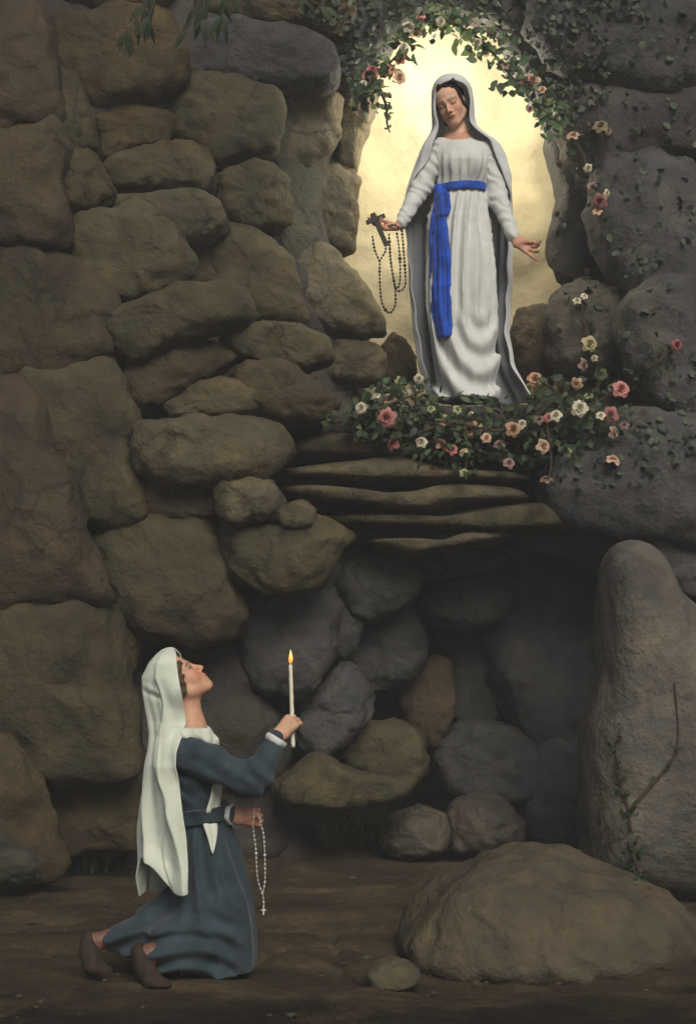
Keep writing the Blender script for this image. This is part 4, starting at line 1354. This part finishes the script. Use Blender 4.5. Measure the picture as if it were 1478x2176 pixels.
def oriented_box(c, ux, uy, uz, hx, hy, hz, bev=.0015):
    vs_, fs = [], []
    for dx in (-1, 1):
        for dy in (-1, 1):
            for dz in (-1, 1):
                vs_.append(c + ux * hx * dx + uy * hy * dy + uz * hz * dz)
    fs = [(0, 1, 3, 2), (4, 6, 7, 5), (0, 4, 5, 1), (2, 3, 7, 6), (0, 2, 6, 4), (1, 5, 7, 3)]
    return vs_, fs

def build_lady_rosary():
    yb = -.20
    root = empty('rosary', lp(815, 500, yb))
    tag(root, 'dark beaded rosary with a wooden cross held in the hand of the standing woman', 'rosary')
    me = bead_mesh('dark_bead', M_BEADD)
    q = lambda *l: [lp(a, b, yb + (c[0] if c else 0)) for a, b, *c in l]
    string_of_beads(root, q((791, 503), (795, 528), (800, 543), (806, 556), (806, 580), (807, 610), (810, 638), (816, 655), (828, 665), (838, 652), (840, 628), (837, 600), (830, 560), (827, 520), (826, 497)), me, .0066, .0185, M_BEADD, .3)
    string_of_beads(root, q((820, 521), (818, 535), (812, 545), (806, 556)), me, .0058, .018, M_BEADD, .3)
    string_of_beads(root, q((827, 520, .01), (832, 570, .012), (840, 610, .012), (848, 604, .012), (850, 570, .012), (847, 525, .012), (842, 492, .02)), me, .0066, .0185, M_BEADD, .3)
    string_of_beads(root, q((838, 608, .02), (844, 618, .02), (855, 615, .02), (861, 600, .02), (859, 560, .02), (856, 520, .025), (853, 488, .04)), me, .0066, .0185, M_BEADD, .3)
    string_of_beads(root, q((826, 481, .03), (836, 478, .02), (846, 483, .02), (853, 490, .03)), me, .0066, .0175, M_BEADD, .3)
    # the cross
    top, bot = lp(791, 453, yb), lp(821, 522, yb)
    uz = (top - bot).normalized(); uy = Vector((0, 1, 0)); ux = uz.cross(uy).normalized(); uy = ux.cross(uz)
    cr = lp(797, 464.5, yb)
    v1, f1 = oriented_box((top + bot) / 2, ux, uy, uz, .0125, .006, (top - bot).length / 2)
    a = mesh_obj('cross', v1, f1, M_CROSS, root, smooth=False)
    bv = a.modifiers.new('bevel', 'BEVEL'); bv.width = .002; bv.segments = 2
    arm_dir = (lp(817, 458, yb) - lp(778, 474, yb)).normalized()
    for g, L in ((-1, .05), (1, .05)):
        pass
    v2, f2 = oriented_box((lp(817, 458, yb) + lp(778, 474, yb)) / 2 + Vector((0, -.003, 0)), arm_dir, uy, arm_dir.cross(uy), .052, .0065, .0115)
    b = mesh_obj('cross_arm', v2, f2, M_CROSS, a, smooth=False)
    bv = b.modifiers.new('bevel', 'BEVEL'); bv.width = .002; bv.segments = 2
M_CROSS = plain_material('dark_wood', (.030, .020, .012), .55, var=.4)
build_lady_rosary()

def build_girl_rosary():
    yb = -.085
    root = empty('rosary', gp(550, 1745, yb))
    tag(root, 'fine pale beaded rosary hanging in two strands from the lowered hand of the kneeling girl', 'rosary')
    me = bead_mesh('pale_bead', M_BEADW)
    q = lambda *l: [gp(a, b, yb + (c[0] if c else 0)) for a, b, *c in l]
    string_of_beads(root, q((540, 1727, -.0), (538, 1745, -.02), (538, 1760, -.0), (541, 1785), (544, 1810), (545, 1840), (548, 1870), (554, 1890), (558, 1900)), me, .0034, .0165, M_BEADW, .4)
    string_of_beads(root, q((548, 1730, -.0), (553, 1745, -.015), (556, 1756), (560, 1775), (562, 1805), (563, 1840), (563, 1868), (561, 1885), (558, 1900)), me, .0036, .0165, M_BEADW, .4)
    string_of_beads(root, q((558, 1900), (560, 1915), (560, 1930)), me, .0034, .0150, M_BEADW, .4)
    c = gp(560, 1936, yb)
    v, f = oriented_box(c, Vector((1, 0, 0)), Vector((0, 1, 0)), Vector((0, 0, 1)), .0022, .0016, .014)
    a = mesh_obj('cross', v, f, M_BEADW, root, smooth=False)
    v, f = oriented_box(c + Vector((0, -.0005, .004)), Vector((1, 0, 0)), Vector((0, 1, 0)), Vector((0, 0, 1)), .0085, .0018, .0020)
    mesh_obj('cross_arm', v, f, M_BEADW, a, smooth=False)
build_girl_rosary()

# ---------------------------------------------------------------- plants
from mathutils.bvhtree import BVHTree
def make_bvh(lst):
    V, Fc = [], []
    for v, f in lst:
        o = len(V)
        V += [Vector(p) for p in v]
        Fc += [tuple(i + o for i in g) for g in f]
    return BVHTree.FromPolygons(V, Fc)
BVH = make_bvh(SURF + CLIFF_SURF)
EYE = Vector((0, 0, CAMH))
def on_rock(px, py, off=.02, default=8.6):
    """the rock surface along a sight line, a little in front of it"""
    d = (at(px, py, 10) - EYE).normalized()
    h = BVH.ray_cast(EYE, d)
    if h[0] is None:
        return at(px, py, default), Vector((0, -1, 0))
    n = h[1] if h[1].dot(d) < 0 else -h[1]
    return h[0] - d * off, n

def leaf_data(name, length, width, tip=1.0, n=5, fold=.18, droop=.25, lobes=0.0):
    """a leaf of unit scale: base at the origin, along +Y, upper face +Z"""
    verts, faces = [], []
    for j in range(n + 1):
        t = j / n
        w = width * (math.sin(math.pi * min(1, t ** .8 * .97 + .02)) ** tip) * (1 + lobes * math.cos(t * 9))
        z = -droop * t * t * length
        verts += [(-w / 2, t * length, z + fold * w / 2), (0, t * length, z), (w / 2, t * length, z + fold * w / 2)]
    for j in range(n):
        for k in (0, 1):
            a = j * 3 + k
            faces.append((a, a + 1, a + 4, a + 3))
    me = bpy.data.meshes.new(name)
    me.from_pydata(verts, [], faces)
    me.polygons.foreach_set('use_smooth', [True] * len(me.polygons))
    me.materials.append(M_LEAF)
    return me
M_LEAFV, _nt, _p = new_mat('ivy_leaf')
_a = nd(_nt, 'ShaderNodeVertexColor', layer_name='Col')
_nt.links.new(_a.outputs[0], _p.inputs['Base Color'])
_p.inputs['Roughness'].default_value = .6
_p.inputs['Specular IOR Level'].default_value = .25
LEAF_ROSE = [leaf_data('rose_leaf', 1, .62), leaf_data('rose_leaf', 1, .74, fold=.3, droop=.45), leaf_data('rose_leaf', 1, .55, fold=.1, droop=.1)]
LEAF_LONG = [leaf_data('lance_leaf', 1, .30, tip=1.2, droop=.3), leaf_data('lance_leaf', 1, .26, tip=1.3, droop=.55)]
LEAF_IVY = [leaf_data('ivy_leaf', 1, .9, tip=.7, lobes=.22, n=6, fold=.12), leaf_data('ivy_leaf', 1, .8, tip=.75, lobes=.3, n=6, fold=.25)]

def rose_data(name, seed):
    rr = random.Random(seed)
    verts, faces = [], []
    def petal(az, tilt, r0, L, W, cup):
        o = len(verts)
        nu, nv = 4, 4
        for j in range(nv + 1):
            t = j / nv
            ang = tilt * (t ** .8)
            rr_ = r0 + L * t * math.sin(ang)
            h = L * t * math.cos(ang) - (.12 * t ** 4 if tilt > .7 else 0)
            for i in range(nu + 1):
                u = -1 + 2 * i / nu
                w = W * math.sin(math.pi * (.18 + .66 * t)) * u
                rad = rr_ + (-cup * u * u * L * .35) + .03 * math.sin(5 * u + seed + az * 3)
                x = rad * math.cos(az) - w * math.sin(az)
                y = rad * math.sin(az) + w * math.cos(az)
                verts.append((x, y, h + .04 * u * u))
        for j in range(nv):
            for i in range(nu):
                a = o + j * (nu + 1) + i
                faces.append((a, a + 1, a + nu + 2, a + nu + 1))
    for k in range(3): petal(k * 2.1 + rr.random(), .20, .04, .62, .26, .9)
    for k in range(5): petal(k * 1.257 + .4 + rr.random() * .3, .55, .10, .74, .38, .7)
    for k in range(5): petal(k * 1.257 + rr.random() * .4, 1.05, .16, .86, .50, .4)
    for k in range(5): petal(k * 1.257 + .7 + rr.random() * .4, 1.45, .18, .92, .52, .2)
    me = bpy.data.meshes.new(name)
    me.from_pydata(verts, [], faces)
    me.polygons.foreach_set('use_smooth', [True] * len(me.polygons))
    me.materials.append(M_PETAL)
    return me
ROSE = [rose_data('rose', k) for k in (1, 2, 3)]

def facing(p, scale, tilt=.6, toward=Vector((0, -1, .25)), roll=None):
    n = (toward.normalized() + Vector((RNG.gauss(0, tilt), RNG.gauss(0, tilt), RNG.gauss(0, tilt)))).normalized()
    q = n.to_track_quat('Z', 'Y').to_matrix().to_4x4()
    return Matrix.Translation(p) @ q @ Matrix.Rotation(RNG.random() * 6.283 if roll is None else roll, 4, 'Z') @ Matrix.Scale(scale, 4)

PINK, REDP, PEACH, CREAM, YEL, ORG, DUSK, LIME = (.62, .21, .18), (.56, .16, .12), (.72, .44, .27), (.72, .63, .42), (.64, .54, .24), (.62, .31, .15), (.34, .20, .16), (.38, .42, .16)
def leafcol(k=1.0):
    b = RNG.choice([(.050, .085, .032), (.036, .066, .030), (.070, .095, .036), (.040, .062, .040), (.085, .105, .045)])
    j = k * (.7 + .6 * RNG.random())
    return tuple(x * j for x in b)

def rose_plant(name, label, group, stems, roses, leafspots, leafsize=(.030, .055), off=.06, meshes=LEAF_ROSE, lk=1.0, fixedY=None, extra=()):
    def pt(px, py, o):
        if fixedY is not None:
            return at(px, py, fixedY + RNG.uniform(-.04, .04))
        return on_rock(px, py, o)[0]
    first = pt(*stems[0][0], off)
    root = empty(name, first)
    tag(root, label, 'rose plant', group)
    for st in stems:
        P = [pt(a, b, off * .6) for a, b in st]
        P = spline(P, len(P) * 6)
        n = len(P)
        tube('stem', P, [.0075 * (1 - .7 * i / n) + .0015 for i in range(n)], M_STEM, root, 6)
    for px, py, r, col in roses:
        p = pt(px, py, off + .03)
        k = r / F * p.y
        M = facing(p, k * 1.15, .35, Vector((0, -1, .35)))
        k2 = .85 + .3 * RNG.random()
        place('rose', RNG.choice(ROSE), M, root, tuple(min(.8, (x * .8 + .2 * sum(col) / 3) * k2 * .92) for x in col))
    for px, py in leafspots:
        p = pt(px, py, off * RNG.uniform(.3, 1.3))
        place('leaf', RNG.choice(meshes), facing(p, RNG.uniform(*leafsize), .7, Vector((0, -1, .3))), root, leafcol(lk))
    if extra:
        V, Fc, cols = [], [], []
        for px, py in extra:
            p = pt(px, py, off) + Vector((0, RNG.uniform(.0, .16), 0))
            me = RNG.choice(meshes)
            M = facing(p, RNG.uniform(*leafsize), .8, Vector((0, -1, .4)))
            o, c = len(V), leafcol(lk * .85)
            V += [M @ v.co for v in me.vertices]; cols += [c] * len(me.vertices)
            Fc += [tuple(i + o for i in f.vertices) for f in me.polygons]
        ob = mesh_obj('foliage', V, Fc, M_LEAFV, root)
        vcolor(ob, np.array(cols)); ob['kind'] = 'stuff'
    return root

def along(path, n, spread):
    P = spline([(a, b, 0) for a, b in path], 200)
    out = []
    for _ in range(n):
        q = RNG.choice(P)
        out.append((q.x + RNG.gauss(0, spread), q.y + RNG.gauss(0, spread)))
    return out

arcL = [(775, 225), (782, 180), (810, 150), (845, 115), (868, 72), (905, 50), (945, 45)]
arcR = [(945, 42), (985, 62), (1020, 85), (1048, 115), (1075, 150), (1105, 185), (1130, 215), (1160, 245), (1190, 262)]
hangL = [(805, 185), (820, 225), (822, 262), (828, 282)]
rose_plant('climbing_rose', 'climbing rose with pink and cream blooms arching over the glowing niche', None,
           [arcL, arcR, hangL],
           [(893, 48, 13, PINK), (868, 60, 13, CREAM), (882, 70, 11, PEACH), (935, 46, 9, CREAM), (850, 125, 11, REDP), (820, 148, 12, PINK), (790, 158, 19, PINK), (805, 181, 12, YEL),
            (848, 165, 12, PEACH), (834, 150, 8, ORG), (858, 100, 9, CREAM), (1014, 92, 9, CREAM), (1030, 112, 9, CREAM), (1072, 140, 9, DUSK), (1113, 176, 12, PINK), (1131, 172, 14, PEACH), (1151, 192, 9, PEACH), (772, 178, 7, CREAM), (1125, 232, 7, DUSK)],
           along(arcL, 110, 15) + along(arcR, 130, 16) + along(hangL, 12, 6) + along([(775, 160), (800, 190), (760, 190)], 16, 12), (.034, .068), fixedY=8.36, lk=1.4, extra=[(a - 12, b - 14) for a, b in along(arcL, 120, 20)] + [(a + 18, b - 16) for a, b in along(arcR, 150, 22)])
rV = [(1190, 262), (1215, 290), (1245, 340), (1262, 400), (1270, 450)]
rV2 = [(1215, 290), (1250, 275), (1285, 270)]
rose_plant('climbing_rose', 'climbing rose trailing down the grey rock beside the niche with small faded blooms', None,
           [rV, rV2], [(1217, 290, 12, PEACH), (1275, 270, 14, (.30, .22, .10)), (1290, 278, 8, (.28, .20, .10)), (1248, 357, 8, CREAM), (1258, 400, 11, DUSK), (1273, 428, 15, (.38, .14, .11)), (1268, 450, 9, PEACH), (1287, 410, 7, CREAM)],
           along(rV, 46, 14) + along(rV2, 16, 10), (.026, .048), off=.05, lk=.75)
rW = [(1310, 830), (1275, 790), (1255, 735), (1240, 680), (1236, 635), (1246, 580)]
rW2 = [(1310, 830), (1370, 790), (1436, 735)]
rose_plant('climbing_rose', 'thin rose shoots with yellow and dusky buds rising from the flower bank', None,
           [rW, rW2], [(1225, 640, 8, CREAM), (1240, 630, 7, CREAM), (1247, 577, 6, DUSK), (1250, 731, 15, YEL), (1236, 776, 13, DUSK), (1436, 733, 11, (.30, .07, .07)), (1276, 796, 12, LIME), (1262, 762, 7, CREAM)],
           along(rW, 40, 13) + along(rW2, 26, 13), (.024, .045), off=.05, lk=.7)
def blob(n, cx, cy, rx, ry):
    out = []
    for _ in range(n):
        a, r = RNG.random() * 6.283, math.sqrt(RNG.random())
        out.append((cx + rx * r * math.cos(a), cy + ry * r * math.sin(a)))
    return out
bank_leaves = blob(70, 850, 845, 80, 48) + blob(60, 800, 895, 60, 45) + blob(75, 930, 915, 130, 45) + blob(75, 1060, 920, 130, 45) + blob(70, 1190, 890, 110, 60) + blob(45, 1280, 870, 60, 70) + blob(40, 1180, 830, 70, 35) + blob(35, 960, 975, 70, 35) + blob(26, 720, 890, 40, 18)
rose_plant('rose_bush', 'leafy rose bank with orange, pink and cream blooms at the feet of the standing woman', None,
           [[(700, 900), (770, 880), (850, 850), (900, 830)], [(860, 930), (960, 900), (1060, 915), (1160, 890), (1250, 860), (1310, 830)], [(920, 930), (985, 970), (985, 1010)], [(1120, 900), (1180, 840), (1140, 805)], [(1160, 900), (1170, 970), (1165, 1025)]],
           [(1225, 815, 12, PEACH), (1317, 828, 16, PINK), (1135, 806, 14, ORG), (1230, 868, 16, CREAM), (1297, 882, 15, PINK), (1275, 884, 9, CREAM), (1300, 920, 14, (.40, .27, .18)), (1165, 888, 10, REDP), (1180, 884, 12, CREAM),
            (1145, 893, 10, DUSK), (1088, 912, 15, ORG), (1108, 902, 10, CREAM), (1026, 914, 13, YEL), (1000, 913, 16, ORG), (1032, 931, 10, PEACH), (940, 894, 13, ORG), (970, 871, 9, LIME), (820, 888, 19, PINK), (824, 850, 13, PEACH),
            (768, 868, 12, CREAM), (876, 832, 10, CREAM), (889, 805, 9, CREAM), (846, 810, 9, LIME), (838, 943, 15, (.35, .09, .08)), (895, 940, 11, CREAM), (935, 945, 14, ORG), (960, 956, 11, REDP), (985, 962, 10, YEL), (985, 1006, 9, LIME),
            (1152, 949, 14, PEACH), (1060, 946, 11, DUSK), (1300, 980, 15, PEACH), (1160, 1022, 13, (.35, .20, .12)), (1205, 962, 9, LIME), (1080, 985, 11, DUSK), (1325, 905, 9, DUSK), (1250, 842, 9, LIME), (800, 842, 8, CREAM), (700, 888, 8, LIME), (915, 870, 8, LIME), (855, 880, 7, LIME), (1000, 880, 6, CREAM)],
           bank_leaves[::2], (.030, .058), off=.10, lk=.85, fixedY=7.95, extra=bank_leaves[1::2] + blob(420, 1030, 905, 270, 75) + blob(160, 830, 870, 90, 60))

# ivy: a mass of small dark leaves on the rocks round the niche
def leaf_mass(name, spots, size, meshes, label, cat, lk, off=(.01, .07), tilt=.8):
    V, Fc, cols = [], [], []
    for px, py in spots:
        p, n = on_rock(px, py, RNG.uniform(*off))
        if p.y > 9.0 : continue
        me = RNG.choice(meshes)
        M = facing(p, RNG.uniform(*size), tilt, Vector((0, -1, .3)) + n)
        o = len(V)
        c = leafcol(lk)
        g_ = sum(c) / 3
        c = tuple(.55 * x + .45 * g_ * w for x, w in zip(c, (1.0, 1.0, .95)))
        for v in me.vertices:
            V.append(M @ v.co); cols.append(c)
        for f in me.polygons:
            Fc.append(tuple(i + o for i in f.vertices))
    ob = mesh_obj(name, V, Fc, M_LEAFV)
    vcolor(ob, np.array(cols))
    tag(ob, label, cat, kind='stuff')
    return ob
ivy = blob(420, 1090, 15, 260, 65) + blob(200, 1200, 140, 110, 120) + blob(130, 1330, 180, 190, 220) + blob(45, 1330, 420, 170, 170) + blob(40, 1300, 650, 150, 150) + blob(190, 760, 15, 130, 40) + blob(130, 755, 120, 40, 80) + blob(130, 1270, 960, 200, 80) + blob(80, 1420, 860, 120, 120) + blob(110, 1160, 220, 34, 70)
leaf_mass('ivy', ivy, (.02, .05), LEAF_IVY, 'dark ivy scattered over the grey rocks above and right of the niche', 'ivy', .75, off=(.0, .04))

# hanging branches at the top
def hanging_branch(label, paths, n, Y):
    root = empty('hanging_branch', at(*paths[0][0], Y))
    tag(root, label, 'branch')
    for path in paths:
        P = spline([at(a, b, Y + .01 * k) for k, (a, b) in enumerate(path)], 24)
        tube('stem', P, [.006 * (1 - .7 * i / 24) + .001 for i in range(24)], M_STEM, root, 6)
        for k in range(n):
            i = RNG.randrange(5, 24)
            d = (P[min(i + 1, 23)] - P[i - 1]).normalized()
            side = RNG.choice((-1, 1))
            yd = (d + Vector((side * RNG.uniform(.2, .9), RNG.uniform(-.5, .2), -.35))).normalized()
            zd = (Vector((RNG.gauss(0, .3), -1, .4)) - yd * Vector((0, -1, .4)).dot(yd)).normalized()
            xd = yd.cross(zd).normalized(); zd = xd.cross(yd)
            M = Matrix((xd, yd, zd)).transposed().to_4x4()
            M.translation = P[i]
            place('leaf', RNG.choice(LEAF_LONG), M @ Matrix.Scale(RNG.uniform(.07, .12), 4), root, leafcol(.8))
    return root
hanging_branch('green leafy branch tip hanging over the ochre stone at the top', [[(335, -60), (315, -5), (290, 40), (268, 78)], [(335, -60), (325, 15), (305, 62)]], 12, 7.7)
hanging_branch('green leafy branch tip drooping beside the other near the top of the cliff', [[(430, -60), (425, -10), (410, 35), (392, 72)], [(450, -60), (475, 0), (470, 45)], [(440, -60), (432, 15), (428, 50)]], 11, 7.8)
hanging_branch('sparse leafy twigs over the dark stone between the branch tips and the climbing rose', [[(560, -60), (530, -20), (500, 10)], [(600, -60), (640, -10), (690, 15)]], 7, 8.0)

# vine on the standing stone
def build_pillar_vine():
    main = [(1362, 1868), (1345, 1820), (1338, 1760), (1334, 1720), (1322, 1680), (1312, 1630), (1308, 1590), (1318, 1545)]
    right = [(1336, 1725), (1360, 1695), (1400, 1650), (1432, 1605), (1440, 1560), (1436, 1500), (1432, 1450)]
    twig = [(1308, 1600), (1296, 1580), (1288, 1560)]
    root = empty('climbing_vine', on_rock(*main[0], .01)[0])
    tag(root, 'forked brown vine with few green leaves climbing the pale standing stone', 'vine')
    for st, r in ((main, .008), (right, .009), (twig, .004)):
        P = spline([on_rock(a, b, .006)[0] for a, b in st], len(st) * 6)
        n = len(P)
        tube('stem', P, [r * (1 - .75 * i / n) + .001 for i in range(n)], M_STEM, root, 7)
    for px, py in along([(1362, 1868), (1345, 1830), (1335, 1790)], 46, 12) + along(main[2:], 34, 6) + along(right, 8, 5) + along(twig, 4, 4):
        p, n = on_rock(px, py, RNG.uniform(.005, .03))
        place('leaf', RNG.choice(LEAF_ROSE), facing(p, RNG.uniform(.018, .036), .6, n + Vector((0, -1, .2))), root, leafcol(.8))
build_pillar_vine()

# low weeds and gravel on the floor
def ground_point(px, py):
    Y = CAMH * F / (py - HZ)
    return at(px, py, Y)
def weeds(name, spots, label, h, lk):
    V, Fc, cols = [], [], []
    for px, py in spots:
        b = ground_point(px, py) + Vector((0, 0, -.02))
        for _ in range(3):
            L = RNG.uniform(*h)
            a = RNG.random() * 6.283
            lean = RNG.uniform(.1, .7)
            d = Vector((math.cos(a) * lean, math.sin(a) * lean, 1)).normalized()
            w = Vector((-math.sin(a), math.cos(a), 0)) * L * RNG.uniform(.05, .16)
            o = len(V); c = leafcol(lk)
            for t, k in ((0, .5), (.4, 1), (.75, .7), (1, .05)):
                p = b + d * L * t + Vector((math.cos(a), math.sin(a), 0)) * L * .35 * lean * t * t
                V += [p - w * k, p + w * k]; cols += [c, c]
            for j in range(3):
                Fc.append((o + 2 * j, o + 2 * j + 1, o + 2 * j + 3, o + 2 * j + 2))
    ob = mesh_obj(name, V, Fc, M_LEAFV)
    vcolor(ob, np.array(cols))
    tag(ob, label, 'weeds', kind='stuff')
weeds('weeds', blob(190, 190, 1830, 85, 20), 'patch of low green weeds at the foot of the cliff behind the kneeling girl', (.05, .16), .9)
weeds('weeds', blob(260, 700, 1790, 120, 14), 'dark low plants along the back of the grotto floor beside the rounded rocks', (.05, .17), .45)

def build_gravel():
    V, Fc = [], []
    for _ in range(380):
        px, py = RNG.uniform(-100, 1580), RNG.uniform(1850, 2240)
        p = ground_point(px, py)
        r = RNG.choice((.004, .006, .008, .011, .018)) * RNG.uniform(.7, 1.3)
        o = len(V)
        sx, sy, sz = RNG.uniform(.7, 1.4), RNG.uniform(.7, 1.3), RNG.uniform(.4, .8)
        for (x, y, z) in ((1, 0, 0), (-1, 0, 0), (0, 1, 0), (0, -1, 0), (0, 0, 1), (.7, .7, .3), (-.7, .6, .4), (.6, -.7, .35), (-.6, -.7, .3)):
            j = RNG.uniform(.8, 1.15)
            V.append(p + Vector((x * sx * j, y * sy * j, z * sz * j)) * r + Vector((0, 0, -.022)))
        Fc += [(o + a, o + b, o + c) for a, b, c in ((4, 0, 5), (4, 5, 2), (4, 2, 6), (4, 6, 1), (4, 1, 8), (4, 8, 3), (4, 3, 7), (4, 7, 0))]
    ob = mesh_obj('gravel', V, Fc, M_ROCK, color=(.06, .047, .03), smooth=False)
    tag(ob, 'scattered small pebbles and crumbs of earth on the grotto floor', 'gravel', kind='stuff')
build_gravel()

# ---------------------------------------------------------------- the misty air of the grotto
def build_haze():
    lo, hi = Vector((-15, -15, -1.2)), Vector((15, 15, 10))
    v, f = oriented_box((lo + hi) / 2, Vector((1, 0, 0)), Vector((0, 1, 0)), Vector((0, 0, 1)), 15, 15, 5.6)
    m = bpy.data.materials.new('haze')
    m.use_nodes = True
    nt = m.node_tree
    nt.nodes.remove(nt.nodes['Principled BSDF'])
    pv = nd(nt, 'ShaderNodeVolumePrincipled')
    pv.inputs['Color'].default_value = (.86, .84, .82, 1)
    pv.inputs['Density'].default_value = .0105
    pv.inputs['Anisotropy'].default_value = .15
    nt.links.new(pv.outputs[0], nt.nodes['Material Output'].inputs['Volume'])
    o = mesh_obj('haze', v, f, m, None, smooth=False)
    tag(o, 'thin pale mist filling the grotto', 'haze', kind='stuff')
build_haze()
